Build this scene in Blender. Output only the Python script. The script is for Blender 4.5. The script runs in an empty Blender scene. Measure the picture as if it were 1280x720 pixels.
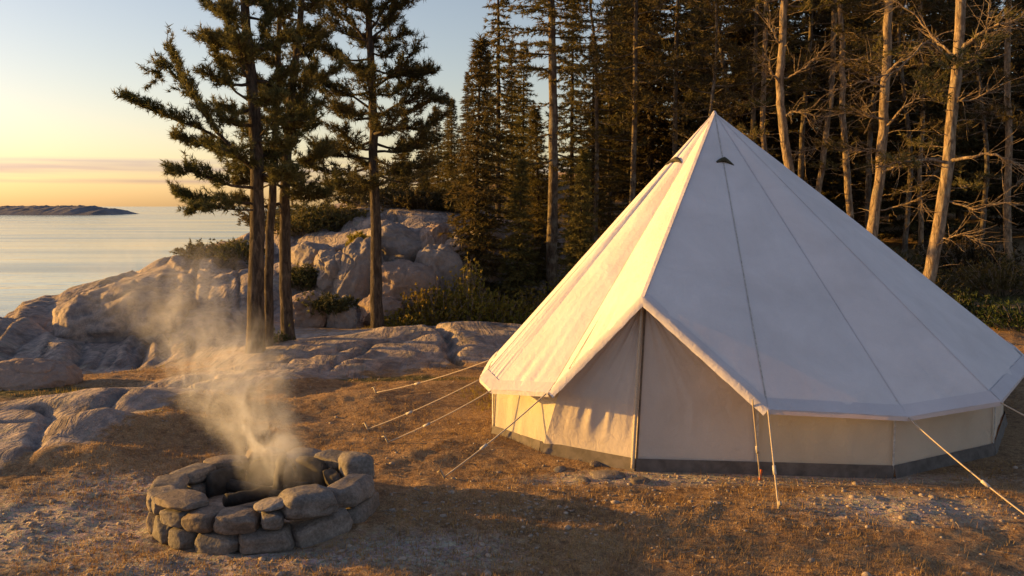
import bpy, math, random
import numpy as np
from mathutils import Vector

R = math.radians
rng = np.random.default_rng(7)
random.seed(7)
scene = bpy.context.scene
COL = scene.collection

# ------------------------------------------------------------------ camera model
FOC = 1108.0
CAMH = 2.0
PITCH = math.atan((360 - 257.5) / FOC)
SUN_AZ = R(168.0)
SUN_EL = R(9.0)


def ray(px, py):
    x = (px - 640) / FOC
    z = (360 - py) / FOC
    return np.array([x, math.cos(PITCH) + z * math.sin(PITCH), -math.sin(PITCH) + z * math.cos(PITCH)])


def gp(px, py, z=0.0):
    r = ray(px, py)
    return np.array([0, 0, CAMH]) + r * (z - CAMH) / r[2]


def at(px, py, Y):
    r = ray(px, py)
    return np.array([0, 0, CAMH]) + r * Y / r[1]


# ------------------------------------------------------------------ noise
def _h(ix, iy, s):
    n = (ix.astype(np.int64) * 374761393 + iy.astype(np.int64) * 668265263 + s * 974634777) & 0x7fffffff
    n = ((n ^ (n >> 13)) * 1274126177) & 0x7fffffff
    n = (n ^ (n >> 16)) & 0xffffff
    return n / float(0xffffff)


def vnoise(x, y, s=0):
    x = np.asarray(x, float)
    y = np.asarray(y, float)
    ix = np.floor(x)
    iy = np.floor(y)
    fx = x - ix
    fy = y - iy
    fx = fx * fx * fx * (fx * (fx * 6 - 15) + 10)
    fy = fy * fy * fy * (fy * (fy * 6 - 15) + 10)
    a = _h(ix, iy, s)
    b = _h(ix + 1, iy, s)
    c = _h(ix, iy + 1, s)
    d = _h(ix + 1, iy + 1, s)
    return (a + (b - a) * fx + (c - a) * fy + (a - b - c + d) * fx * fy) * 2 - 1


def fbm(x, y, o=4, s=0, g=0.5):
    v = 0
    a = 1.0
    t = 0
    for i in range(o):
        v = v + a * vnoise(x * 2 ** i + 17.3 * i, y * 2 ** i - 9.1 * i, s + i)
        t += a
        a *= g
    return v / t


def vnoise3(p, s=0):
    p = np.asarray(p, float)
    i = np.floor(p)
    f = p - i
    f = f * f * f * (f * (f * 6 - 15) + 10)
    r = 0
    for dx in (0, 1):
        for dy in (0, 1):
            for dz in (0, 1):
                w = (f[..., 0] if dx else 1 - f[..., 0]) * (f[..., 1] if dy else 1 - f[..., 1]) * (f[..., 2] if dz else 1 - f[..., 2])
                r = r + w * _h(i[..., 0] + dx + (i[..., 2] + dz) * 57, i[..., 1] + dy - (i[..., 2] + dz) * 131, s)
    return r * 2 - 1


def fbm3(p, o=4, s=0, g=0.5):
    v = 0
    a = 1.0
    t = 0
    for i in range(o):
        v = v + a * vnoise3(p * 2 ** i + 11.7 * i, s + i)
        t += a
        a *= g
    return v / t


def sstep(e0, e1, x):
    t = np.clip((x - e0) / (e1 - e0), 0, 1)
    return t * t * (3 - 2 * t)


# ------------------------------------------------------------------ mesh helpers
class MB:
    def __init__(self):
        self.v = []
        self.t = []
        self.q = []
        self.n = 0

    def add(self, v, tris=None, quads=None):
        v = np.asarray(v, float).reshape(-1, 3)
        if tris is not None and len(tris):
            self.t.append(np.asarray(tris, np.int64).reshape(-1, 3) + self.n)
        if quads is not None and len(quads):
            self.q.append(np.asarray(quads, np.int64).reshape(-1, 4) + self.n)
        self.v.append(v)
        self.n += len(v)

    def tube(self, pts, rad, n=6, cap=True):
        pts = np.asarray(pts, float)
        m = len(pts)
        rad = np.broadcast_to(np.asarray(rad, float), (m,))
        d = np.gradient(pts, axis=0)
        d /= np.linalg.norm(d, axis=1)[:, None] + 1e-9
        up = np.array([0, 0, 1.0]) if abs(d[0][2]) < 0.8 else np.array([1.0, 0, 0])
        u = np.cross(d, up)
        u /= np.linalg.norm(u, axis=1)[:, None] + 1e-9
        w = np.cross(d, u)
        a = np.arange(n) * 2 * math.pi / n
        ring = u[:, None, :] * np.cos(a)[None, :, None] + w[:, None, :] * np.sin(a)[None, :, None]
        V = pts[:, None, :] + ring * rad[:, None, None]
        i = np.arange(m - 1)[:, None] * n
        j = np.arange(n)[None, :]
        k = (j + 1) % n
        q = np.stack([i + j, i + k, i + n + k, i + n + j], -1).reshape(-1, 4)
        V = V.reshape(-1, 3)
        if cap:
            V = np.vstack([V, pts[0], pts[-1]])
            c0, c1 = m * n, m * n + 1
            jj = np.arange(n)
            kk = (jj + 1) % n
            t = np.vstack([np.stack([kk, jj, np.full(n, c0)], 1), np.stack([(m - 1) * n + jj, (m - 1) * n + kk, np.full(n, c1)], 1)])
            self.add(V, t, q)
        else:
            self.add(V, None, q)

    def build(self, name, mat, parent=None, smooth=True, loc=None):
        V = np.vstack(self.v)
        if loc is not None:
            V = V - np.asarray(loc, float)
        T = np.vstack(self.t) if self.t else np.zeros((0, 3), np.int64)
        Q = np.vstack(self.q) if self.q else np.zeros((0, 4), np.int64)
        me = bpy.data.meshes.new(name)
        me.vertices.add(len(V))
        me.vertices.foreach_set('co', V.astype(np.float32).ravel())
        nl = len(T) * 3 + len(Q) * 4
        me.loops.add(nl)
        me.loops.foreach_set('vertex_index', np.concatenate([T.ravel(), Q.ravel()]).astype(np.int32))
        me.polygons.add(len(T) + len(Q))
        ls = np.concatenate([np.arange(len(T)) * 3, len(T) * 3 + np.arange(len(Q)) * 4]).astype(np.int32)
        me.polygons.foreach_set('loop_start', ls)
        me.polygons.foreach_set('use_smooth', np.full(len(T) + len(Q), smooth))
        me.update(calc_edges=True)
        me.validate()
        if mat:
            me.materials.append(mat)
        o = bpy.data.objects.new(name, me)
        COL.objects.link(o)
        if parent:
            o.parent = parent
        if loc is not None and not parent:
            o.location = loc
        return o


def tag(o, label, cat, group=None):
    o['label'] = label
    o['category'] = cat
    if group:
        o['group'] = group
    return o


def empty(name, loc=(0, 0, 0), rz=0):
    o = bpy.data.objects.new(name, None)
    o.location = loc
    o.rotation_euler = (0, 0, rz)
    o.empty_display_size = .2
    COL.objects.link(o)
    return o


def copy_tree(o, parent=None):
    c = o.copy()
    COL.objects.link(c)
    c.parent = parent
    for ch in o.children:
        copy_tree(ch, c)
    return c


# ------------------------------------------------------------------ materials
class NT:
    def __init__(self, name):
        self.m = bpy.data.materials.new(name)
        self.m.use_nodes = True
        self.nt = self.m.node_tree
        self.nt.nodes.clear()
        self.out = self.n('ShaderNodeOutputMaterial')

    def n(self, t, **k):
        x = self.nt.nodes.new(t)
        for a, b in k.items():
            if a.startswith('i_'):
                x.inputs[a[2:].replace('_', ' ')].default_value = b
            else:
                setattr(x, a, b)
        return x

    def l(self, a, b):
        self.nt.links.new(a, b)

    def noise(self, scale, detail=4, rough=.55, vec=None, dist=0):
        x = self.n('ShaderNodeTexNoise')
        x.inputs['Scale'].default_value = scale
        x.inputs['Detail'].default_value = detail
        x.inputs['Roughness'].default_value = rough
        x.inputs['Distortion'].default_value = dist
        if vec:
            self.l(vec, x.inputs['Vector'])
        return x.outputs['Fac']

    def ramp(self, fac, stops):
        x = self.n('ShaderNodeValToRGB')
        e = x.color_ramp.elements
        while len(e) < len(stops):
            e.new(0.5)
        for el, (p, c) in zip(e, stops):
            el.position = p
            if isinstance(c, (int, float)):
                c = (c, c, c)
            el.color = (*c, 1)
        self.l(fac, x.inputs['Fac'])
        return x.outputs['Color']

    def mix(self, fac, a, b, mode='MIX'):
        x = self.n('ShaderNodeMix', data_type='RGBA', blend_type=mode)
        for s, v in ((x.inputs[0], fac), (x.inputs[6], a), (x.inputs[7], b)):
            if isinstance(v, (int, float)):
                s.default_value = v
            elif isinstance(v, tuple):
                s.default_value = (*v, 1)
            else:
                self.l(v, s)
        return x.outputs[2]

    def math(self, op, a, b=None, c=None, clamp=False):
        x = self.n('ShaderNodeMath', operation=op, use_clamp=clamp)
        for s, v in zip(x.inputs, (a, b, c)):
            if v is None:
                continue
            if isinstance(v, (int, float)):
                s.default_value = v
            else:
                self.l(v, s)
        return x.outputs[0]

    def bump(self, h, strength=.5, dist=.01, prev=None):
        x = self.n('ShaderNodeBump')
        x.inputs['Strength'].default_value = strength
        x.inputs['Distance'].default_value = dist
        self.l(h, x.inputs['Height'])
        if prev:
            self.l(prev, x.inputs['Normal'])
        return x.outputs['Normal']

    def bsdf(self, color, rough=.8, normal=None, spec=.3, transl=0, tcol=None, **k):
        b = self.n('ShaderNodeBsdfPrincipled')
        b.inputs['Roughness'].default_value = rough if isinstance(rough, (int, float)) else .8
        if not isinstance(rough, (int, float)):
            self.l(rough, b.inputs['Roughness'])
        b.inputs['Specular IOR Level'].default_value = spec
        if isinstance(color, tuple):
            b.inputs['Base Color'].default_value = (*color, 1)
        else:
            self.l(color, b.inputs['Base Color'])
        if normal:
            self.l(normal, b.inputs['Normal'])
        for a, v in k.items():
            b.inputs[a.replace('_', ' ')].default_value = v
        res = b.outputs[0]
        if transl:
            t = self.n('ShaderNodeBsdfTranslucent')
            if tcol is None:
                tcol = color
            if isinstance(tcol, tuple):
                t.inputs['Color'].default_value = (*tcol, 1)
            else:
                self.l(tcol, t.inputs['Color'])
            if normal:
                self.l(normal, t.inputs['Normal'])
            ms = self.n('ShaderNodeMixShader')
            ms.inputs[0].default_value = transl
            self.l(res, ms.inputs[1])
            self.l(t.outputs[0], ms.inputs[2])
            res = ms.outputs[0]
        self.l(res, self.out.inputs['Surface'])
        return self.m


def wpos(nt):
    return nt.n('ShaderNodeNewGeometry').outputs['Position']


def opos(nt):
    return nt.n('ShaderNodeTexCoord').outputs['Object']


def mapping(nt, vec, scale=(1, 1, 1), rot=(0, 0, 0)):
    x = nt.n('ShaderNodeMapping')
    x.inputs['Scale'].default_value = scale
    x.inputs['Rotation'].default_value = rot
    nt.l(vec, x.inputs['Vector'])
    return x.outputs[0]


def rock_color(nt, vec, warm=0.0):
    n1 = nt.noise(1.3, 6, .6, vec, .6)
    n2 = nt.noise(9, 5, .6, vec)
    n3 = nt.noise(70, 3, .7, vec)
    c = nt.ramp(n1, [(.3, (.21, .165, .145)), (.48, (.33, .265, .235)), (.7, (.43, .35, .30))])
    c = nt.mix(nt.ramp(n2, [(.35, 0.75), (.6, 0.0)]), c, (.13, .12, .125))
    c = nt.mix(nt.ramp(n2, [(.62, 0.0), (.75, .5)]), c, (.40, .30, .25))
    c = nt.mix(.55, c, nt.ramp(n3, [(.32, .28), (.5, .52), (.68, .78)]), 'OVERLAY')
    b1 = nt.bump(n3, .5, .01)
    b2 = nt.bump(n2, .6, .03, b1)
    b3 = nt.bump(nt.noise(3.5, 6, .6, vec, .3), .8, .08, b2)
    return c, b3


def make_ground_mat():
    nt = NT('ground')
    p = wpos(nt)
    at_ = nt.n('ShaderNodeAttribute', attribute_name='rock').outputs['Fac']
    ag = nt.n('ShaderNodeAttribute', attribute_name='gravel').outputs['Fac']
    am = nt.n('ShaderNodeAttribute', attribute_name='moss').outputs['Fac']
    rc, rb = rock_color(nt, p)
    st = nt.noise(1.0, 5, .62, mapping(nt, p, (3.2, .55, 3.2), (0, 0, R(-16))), .9)
    rc = nt.mix(nt.ramp(st, [(.36, .75), (.47, 0.0)]), rc, (.11, .085, .075))
    rc = nt.mix(nt.ramp(nt.noise(3.2, 5, .6, p), [(.56, 0.0), (.68, .45)]), rc, (.22, .22, .17))
    rb = nt.bump(st, 1.0, .12, rb)
    # lichen and moss on rock
    # soil
    n1 = nt.noise(2.2, 6, .65, p, .4)
    n2 = nt.noise(16, 5, .65, p, .3)
    n3 = nt.noise(90, 3, .7, p)
    s = nt.ramp(n1, [(.32, (.14, .080, .045)), (.5, (.25, .150, .080)), (.68, (.37, .23, .12))])
    s = nt.mix(nt.ramp(n2, [(.45, 0.0), (.62, .75)]), s, (.36, .24, .13))
    s = nt.mix(nt.ramp(n2, [(.30, .8), (.42, 0.0)]), s, (.085, .058, .038))
    s = nt.mix(.75, s, nt.ramp(n3, [(.3, .2), (.5, .5), (.7, .85)]), 'OVERLAY')
    gv = nt.n('ShaderNodeTexVoronoi')
    gv.inputs['Scale'].default_value = 45
    nt.l(p, gv.inputs['Vector'])
    gcol = nt.mix(.6, (.50, .41, .345), gv.outputs['Color'], 'OVERLAY')
    hs = nt.n('ShaderNodeHueSaturation')
    hs.inputs['Saturation'].default_value = .35
    hs.inputs['Value'].default_value = .85
    nt.l(gcol, hs.inputs['Color'])
    gf = nt.math('SUBTRACT', nt.math('ADD', ag, nt.math('MULTIPLY', n2, .9)), .45, clamp=True)
    gf = nt.ramp(gf, [(.2, 0.0), (.85, .55)])
    s = nt.mix(gf, s, hs.outputs['Color'])
    mossc = nt.ramp(n2, [(.3, (.030, .034, .010)), (.7, (.085, .085, .026))])
    mf = nt.ramp(nt.math('SUBTRACT', nt.math('ADD', am, nt.math('MULTIPLY', n1, .8)), .4, clamp=True), [(.3, 0.0), (.55, .9)])
    s = nt.mix(mf, s, mossc)
    sb = nt.bump(n3, .8, .015)
    sb = nt.bump(n2, .9, .05, sb)
    f = nt.math('ADD', at_, nt.math('MULTIPLY', nt.math('SUBTRACT', nt.noise(5, 6, .65, p, .5), .5), 1.0))
    f = nt.ramp(f, [(.42, 0.0), (.58, 1.0)])
    col = nt.mix(f, s, rc)
    mx = nt.n('ShaderNodeMix', data_type='VECTOR')
    nt.l(f, mx.inputs[0])
    nt.l(sb, mx.inputs[4])
    nt.l(rb, mx.inputs[5])
    return nt.bsdf(col, .88, mx.outputs[1], .25)


def make_rock_mat(name='granite', tint=None, k=1.0):
    nt = NT(name)
    p = wpos(nt)
    rc, rb = rock_color(nt, p)
    if tint:
        rc = nt.mix(.6, rc, tint)
    return nt.bsdf(rc, .85, rb, .3)


def make_stone_mat():
    nt = NT('ring_stone')
    p = wpos(nt)
    oi = nt.n('ShaderNodeObjectInfo').outputs['Random']
    n1 = nt.noise(7, 6, .65, p, .5)
    n2 = nt.noise(60, 4, .7, p)
    a = nt.ramp(oi, [(0, (.11, .10, .096)), (.35, (.19, .17, .16)), (.65, (.16, .125, .105)), (1, (.25, .22, .205))])
    c = nt.mix(nt.ramp(n1, [(.35, .7), (.6, 0.0)]), a, (.075, .064, .058))
    c = nt.mix(nt.ramp(n1, [(.6, 0.0), (.75, .6)]), c, (.24, .19, .16))
    c = nt.mix(.7, c, nt.ramp(n2, [(.3, .25), (.5, .5), (.7, .8)]), 'OVERLAY')
    b = nt.bump(n2, .6, .006)
    b = nt.bump(n1, .8, .03, b)
    return nt.bsdf(c, .85, b, .3)


def make_bark(name, dark, mid, light, lich=0.0):
    nt = NT(name)
    p = mapping(nt, wpos(nt), (1, 1, .28))
    n1 = nt.noise(22, 5, .65, p, .8)
    n2 = nt.noise(6, 4, .6, wpos(nt))
    c = nt.ramp(n1, [(.33, dark), (.5, mid), (.66, light)])
    c = nt.mix(nt.ramp(n2, [(.52, 0.0), (.62, lich)]), c, (.34, .33, .27))
    b = nt.bump(n1, 1.0, .03)
    return nt.bsdf(c, .92, b, .15)


def make_needles(name, c0, c1, c2, transl=.3):
    nt = NT(name)
    g = nt.n('ShaderNodeNewGeometry')
    oi = nt.n('ShaderNodeObjectInfo').outputs['Random']
    c = nt.ramp(g.outputs['Random Per Island'], [(0, c0), (.6, c1), (1, c2)])
    n = nt.noise(1.6, 3, .6, g.outputs['Position'])
    c = nt.mix(nt.ramp(n, [(.4, 0.0), (.65, .6)]), c, c2)
    hs = nt.n('ShaderNodeHueSaturation')
    nt.l(nt.math('ADD', nt.math('MULTIPLY', oi, .5), .75), hs.inputs['Value'])
    nt.l(nt.math('ADD', nt.math('MULTIPLY', oi, .03), .485), hs.inputs['Hue'])
    nt.l(c, hs.inputs['Color'])
    return nt.bsdf(hs.outputs['Color'], .6, None, .25, transl=transl, tcol=hs.outputs['Color'])


def make_canvas(name, col, transl=.22, tcol=(.8, .55, .25), weave=1.0):
    nt = NT(name)
    p = opos(nt)
    n = nt.noise(2.0, 5, .6, p, .3)
    n2 = nt.noise(350, 2, .6, p)
    n3 = nt.noise(14, 4, .6, p, 1.0)
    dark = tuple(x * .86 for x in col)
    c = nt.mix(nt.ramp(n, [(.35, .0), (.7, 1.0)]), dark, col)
    c = nt.mix(.12, c, nt.ramp(n2, [(.3, .2), (.7, .8)]), 'OVERLAY')
    b = nt.bump(n2, .3 * weave, .002)
    b = nt.bump(n3, .5, .012, b)
    b = nt.bump(n, .55, .035, b)
    return nt.bsdf(c, .85, b, .1, transl=transl, tcol=tcol)


def make_plain(name, col, rough=.8, scale=30, var=.35, bumpd=.004, **k):
    nt = NT(name)
    p = opos(nt)
    n = nt.noise(scale, 4, .6, p, .3)
    d = tuple(x * (1 - var) for x in col)
    l = tuple(min(1, x * (1 + var)) for x in col)
    c = nt.ramp(n, [(.3, d), (.7, l)])
    return nt.bsdf(c, rough, nt.bump(n, .5, bumpd), **k)


def make_water():
    nt = NT('sea_water')
    p = wpos(nt)
    m = mapping(nt, p, (.5, 1.0, 1), (0, 0, R(12)))
    n1 = nt.noise(.9, 4, .6, m, .3)
    n2 = nt.noise(.12, 4, .6, m, .3)
    n3 = nt.noise(4.0, 3, .6, m, .2)
    b = nt.bump(n3, .2, .02)
    b = nt.bump(n1, .3, .12, b)
    b = nt.bump(n2, .3, .5, b)
    rr = nt.ramp(nt.noise(.05, 4, .6, mapping(nt, p, (.25, 1.6, 1))), [(.35, .07), (.65, .20)])
    return nt.bsdf((.03, .045, .05), rr, b, .5)


M = dict(
    ground=make_ground_mat(), rock=make_rock_mat(), stone=make_stone_mat(),
    rock_shaded=make_rock_mat('shaded_granite', (.20, .175, .17)),  # pale granite, its colour darkened to stand in for tree shade
    rock_pink=make_rock_mat('pink_granite', (.23, .155, .12)),
    bark=make_bark('pine_bark', (.025, .020, .017), (.060, .047, .039), (.12, .095, .075)),
    bark_pale=make_bark('pale_bark', (.045, .034, .027), (.11, .085, .066), (.20, .16, .12), .28),
    needle_pine=make_needles('pine_needles', (.036, .046, .017), (.078, .080, .028), (.14, .115, .045), .35),
    needle_spruce=make_needles('spruce_needles', (.046, .050, .018), (.095, .084, .030), (.17, .125, .045), .4),
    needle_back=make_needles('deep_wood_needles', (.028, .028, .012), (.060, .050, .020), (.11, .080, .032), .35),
    leaf_shrub=make_needles('shrub_leaves', (.13, .13, .025), (.26, .22, .035), (.40, .29, .05), .4),
    leaf_green=make_needles('green_leaves', (.022, .036, .010), (.040, .058, .016), (.065, .075, .022), .3),
    straw=make_needles('dry_grass', (.18, .11, .05), (.36, .23, .095), (.48, .33, .14), .3),
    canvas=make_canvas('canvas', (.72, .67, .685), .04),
    canvas_wall=make_canvas('wall_canvas_glow', (.65, .60, .51), .25, (.9, .66, .16)),  # yellowed base colour carries the glow of the low sun
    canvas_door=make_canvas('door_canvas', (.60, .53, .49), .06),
    hem=make_canvas('hem_canvas', (.64, .60, .64), .08),
    skirt=make_plain('mud_flap', (.105, .090, .086), .8, 12, .35),
    seam=make_plain('seam_thread', (.46, .42, .39), .8),
    dark_seam=make_plain('zip_tape', (.16, .12, .09), .7),
    vent=make_plain('vent_mesh', (.055, .050, .032), .8),
    rope=make_plain('cotton_rope', (.46, .38, .30), .8, 120, .2, .002),
    peg=make_plain('peg_orange', (.55, .12, .03), .5),
    peg_wood=make_plain('peg_metal', (.30, .25, .2), .5),
    char=make_plain('charred_wood', (.022, .019, .017), .8, 25, .5, .02),
    soot=make_plain('sooty_stone', (.06, .053, .048), .9, 12, .45, .02),
    pebble=make_plain('pebble', (.27, .22, .185), .85, 18, .45, .01),
    ash=make_plain('ash', (.20, .18, .17), .95, 25, .5, .02),
    bark_lit=make_bark('sunlit_bark', (.075, .055, .040), (.22, .160, .110), (.40, .30, .20), .22),  # lit copy of the bark: low sun painted in as paler, warmer tones
    deadwood=make_plain('dead_wood', (.24, .19, .15), .9, 25, .5, .01),
    island=make_plain('hazy_island', (.13, .125, .145), .95, .05, .3, 1.0),  # distance haze is put into this lighter, bluish base colour
    water=make_water(),
)

# ------------------------------------------------------------------ terrain
ctl = []


def C(x, y, z):
    ctl.append((x, y, z))


def CP(px, py, Y, dz=0):
    q = at(px, py, Y)
    ctl.append((q[0], Y, q[2] + dz))


for x, y in [(0, 1), (3, 1), (-3, 1), (6, 1), (0, 3), (3, 3), (-3, 3), (6, 4), (-1.6, 5.65), (-.8, 5.2), (-2.4, 6.2), (1, 5.5), (3, 5.5), (2.1, 9.15), (0, 7.5),
             (-.4, 9), (.4, 11), (2.1, 12), (4.2, 11), (5, 9), (4.6, 7.2), (2.5, 6.4), (1, 6.7), (6, 7.5), (-1, 7), (-1.5, 8.6), (-2, 10), (-.8, 11), (0, 13)]:
    C(x, y, 0)
C(-3.34, 11.43, 0.02); C(-3.2, 12.4, .02); C(-2.2, 14.3, .03); C(0, 14.4, .05); C(-1.0, 14.5, .06)
C(-4.2, 8.2, .08); C(-3.4, 7.6, .05); C(-5.2, 8.6, .10); C(-4, 6, .02); C(-5.5, 6.5, .05); C(-7, 6, .0)
C(-5.3, 9.7, 0.02); C(-4.5, 10.2, .02)
# crest of the shore rock
CP(0, 400, 13.5); CP(60, 377, 15.5); CP(120, 353, 17.5); CP(200, 331, 20); CP(260, 324, 23); CP(330, 322, 27)
CP(-120, 440, 12)
# its face
CP(40, 440, 12.0); CP(100, 420, 13.6); CP(120, 385, 15.2); CP(200, 380, 15.6); CP(260, 395, 15.0); CP(300, 350, 18.5); CP(110, 462, 11.6); CP(200, 450, 12.2)
CP(350, 345, 19.5); CP(345, 395, 15.5); CP(290, 420, 13.8)
# granite outcrop
CP(400, 400, 15.6); CP(480, 408, 16.0); CP(560, 404, 16.5); CP(640, 402, 17.0)
CP(400, 325, 18.0); CP(480, 310, 18.8); CP(560, 300, 19.5); CP(640, 330, 19.2)
CP(400, 288, 21.5); CP(480, 268, 22.5); CP(560, 264, 23.5); CP(640, 276, 23.5); CP(720, 330, 21)
# beyond crest towards the sea
for x, y, z in [(-14, 14, -4.6), (-13, 18, -5), (-12.5, 24, -5), (-11, 30, -5), (-9, 36, -5), (-17, 10, -4.6), (-20, 5, -5), (-12, 7, -1.6), (-14, 2, -2.5), (-9, 9.5, -.5), (-9, 5, -.1),
                (-6, 40, -4.5), (-25, 20, -6), (-22, 35, -6), (-15, 50, -6), (-40, 60, -7), (-40, 0, -6), (-30, -20, -6), (-10, -8, -.8), (0, -8, 0), (12, -6, .2), (30, -10, .6)]:
    C(x, y, z)
# forest floor
for x, y, z in [(3, 17, .35), (6, 15, .25), (9, 14, .3), (7.5, 12, .12), (12, 12, .4), (12, 18, .8), (6, 20, .8), (2, 22, 1.2), (0, 28, 2.0), (-3, 28, 2.1), (6, 28, 1.6), (14, 26, 1.5), (-3, 36, 1.8), (4, 40, 2.4),
                (14, 44, 3), (25, 30, 2.5), (20, 10, .8), (30, 60, 5), (5, 70, 5), (-10, 70, -1), (60, 60, 6), (60, 0, 2)]:
    C(x, y, z)
ctl = np.array(ctl)


def tps_fit(P, v, lam=1e-3):
    n = len(P)
    d2 = ((P[:, None] - P[None]) ** 2).sum(-1)
    K = .5 * d2 * np.log(d2 + 1e-9) + lam * np.eye(n)
    A = np.zeros((n + 3, n + 3))
    A[:n, :n] = K
    A[:n, n] = 1
    A[:n, n + 1:] = P
    A[n, :n] = 1
    A[n + 1:, :n] = P.T
    b = np.zeros(n + 3)
    b[:n] = v
    return np.linalg.solve(A, b)


def tps_eval(P, w, x, y):
    sh = np.shape(x)
    X = np.stack([np.ravel(x), np.ravel(y)], 1)
    out = np.zeros(len(X))
    n = len(P)
    for s in range(0, len(X), 40000):
        q = X[s:s + 40000]
        d2 = ((q[:, None] - P[None]) ** 2).sum(-1)
        out[s:s + 40000] = (.5 * d2 * np.log(d2 + 1e-9)) @ w[:n] + w[n] + q @ w[n + 1:]
    return out.reshape(sh)


WZ = tps_fit(ctl[:, :2], ctl[:, 2], 1e-2)

# rock / soil mask
mk = []


def K(px, py, v, Y=None):
    q = gp(px, py) if Y is None else at(px, py, Y)
    mk.append((q[0], q[1], v))


for px, py, v in [(0, 505, 0), (60, 500, 0), (150, 492, 0), (0, 530, 1), (60, 530, 1), (120, 515, 1), (180, 500, 1), (0, 560, 1), (60, 565, 1), (110, 552, 1), (150, 525, 1), (200, 515, .9), (240, 500, .8), (300, 480, 1),
                  (150, 575, 0), (220, 550, 0), (100, 592, .1), (0, 610, .3), (0, 650, .1), (250, 530, 0), (350, 500, 0), (420, 490, 0), (500, 480, 0), (350, 478, .9), (300, 515, .2),
                  (560, 470, 0), (600, 500, 0), (400, 460, 1), (480, 450, 1), (560, 445, 1), (620, 440, .9), (560, 420, 1), (640, 415, 1), (450, 428, 1), (400, 440, 1), (650, 455, .3),
                  (330, 600, 0), (500, 600, 0), (700, 650, 0), (1000, 650, 0), (1270, 620, 0), (200, 700, .1), (600, 540, 0), (520, 520, 0)]:
    K(px, py, v)
for x, y, v in [(2, 9, 0), (2, 13, .1), (5, 12, 0), (8, 12, 0), (8, 9, 0), (5, 6, 0), (4, 16, 0), (8, 18, 0), (2, 18, .2), (0, 26, .2), (-3, 27, .4), (4, 26, 0), (-3, 2, 0), (0, 1, 0), (4, 1, 0), (10, 4, 0),
                (-5.5, 12, 1), (-6, 15, 1), (-7, 18, 1), (-8, 22, 1), (-5, 20, 1), (-10, 12, 1), (-8, 10, 1), (-8, 8, .8), (-4.5, 14, .8), (-4, 17, .9), (-3, 19, 1), (-1.5, 20, 1), (0, 20, .9),
                (-1, 17.5, .8), (-3, 23, .6), (-6, 26, .8), (-14, 15, 1), (-14, 25, 1), (-12, 5, 1), (-1, 15.3, .7), (-3.4, 12, .6), (-2.6, 13.4, .7), (-2, 15.4, .4), (20, 20, 0), (20, 50, 0), (-20, 40, 1), (30, 0, 0)]:
    mk.append((x, y, v))
mk = np.array(mk)
WM = tps_fit(mk[:, :2], mk[:, 2], 1e-2)


def cracks(x, y):
    """grooves along polylines (world xy)"""
    g = np.zeros_like(x)
    for line, w, dpt in CR:
        P = [gp(a, b)[:2] for a, b in line]
        dm = np.full(x.shape, 9.)
        jx = x + .10 * vnoise(x * 2.1, y * 2.1, 5)
        jy = y + .10 * vnoise(x * 2.1, y * 2.1, 6)
        for a, b in zip(P[:-1], P[1:]):
            ab = b - a
            t = np.clip(((jx - a[0]) * ab[0] + (jy - a[1]) * ab[1]) / (ab @ ab), 0, 1)
            dm = np.minimum(dm, np.hypot(jx - a[0] - t * ab[0], jy - a[1] - t * ab[1]))
        g += dpt * np.exp(-(dm / w) ** 2)
    return g


CR = [([(540, 408), (552, 428), (566, 440), (585, 468)], .07, .16), ([(335, 466), (400, 452), (470, 440), (560, 432)], .06, .12), ([(405, 470), (450, 452), (475, 440)], .05, .08),
      ([(600, 436), (660, 432)], .05, .07), ([(0, 548), (60, 545), (110, 548), (150, 520)], .06, .10), ([(40, 590), (70, 560), (60, 530)], .05, .07), ([(130, 508), (200, 503), (260, 490)], .06, .1)]


def ledge_bumps(x, y):
    """low whaleback ledges and soil humps"""
    z = np.zeros_like(x)
    for px, py, rx, ry, h, a, pw in [
        (60, 540, 1.5, .8, .09, 12, 2), (20, 575, 1.2, .6, .06, 10, 2), (185, 515, 1.0, .55, .12, 14, 2), (300, 486, 1.1, .6, .11, 5, 2), (110, 555, .45, .32, .06, 0, 2),
        (235, 545, .9, .34, .09, 16, 1), (120, 580, .8, .3, .07, 8, 1), (420, 505, 1.1, .4, .10, 12, 1), (520, 485, 1.0, .4, .07, 5, 1),
        (470, 440, 2.6, 1.1, .10, 6, 2), (600, 425, 1.8, 1.1, .10, 0, 2), (380, 465, 1.0, .5, .08, 10, 2), (560, 560, 1.0, .4, .05, 15, 1), (380, 545, .7, .35, .06, 15, 1), (900, 640, 1.4, .3, .04, 5, 1), (650, 620, 1.2, .35, .04, 8, 1)]:
        c = gp(px, py)
        ca, sa = math.cos(R(a)), math.sin(R(a))
        dx, dy = x - c[0], y - c[1]
        u = (dx * ca + dy * sa) / rx
        v = (-dx * sa + dy * ca) / ry
        r = np.hypot(u, v)
        if pw == 2:
            z += h * (1 - sstep(.35, 1.2, r + .18 * vnoise(x * 1.7, y * 1.7, 3)))
        else:
            z += h * np.exp(-r * r * 1.2)
    return z


def rockmask(x, y):
    return np.clip(tps_eval(mk[:, :2], WM, x, y), -.3, 1.3)


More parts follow.
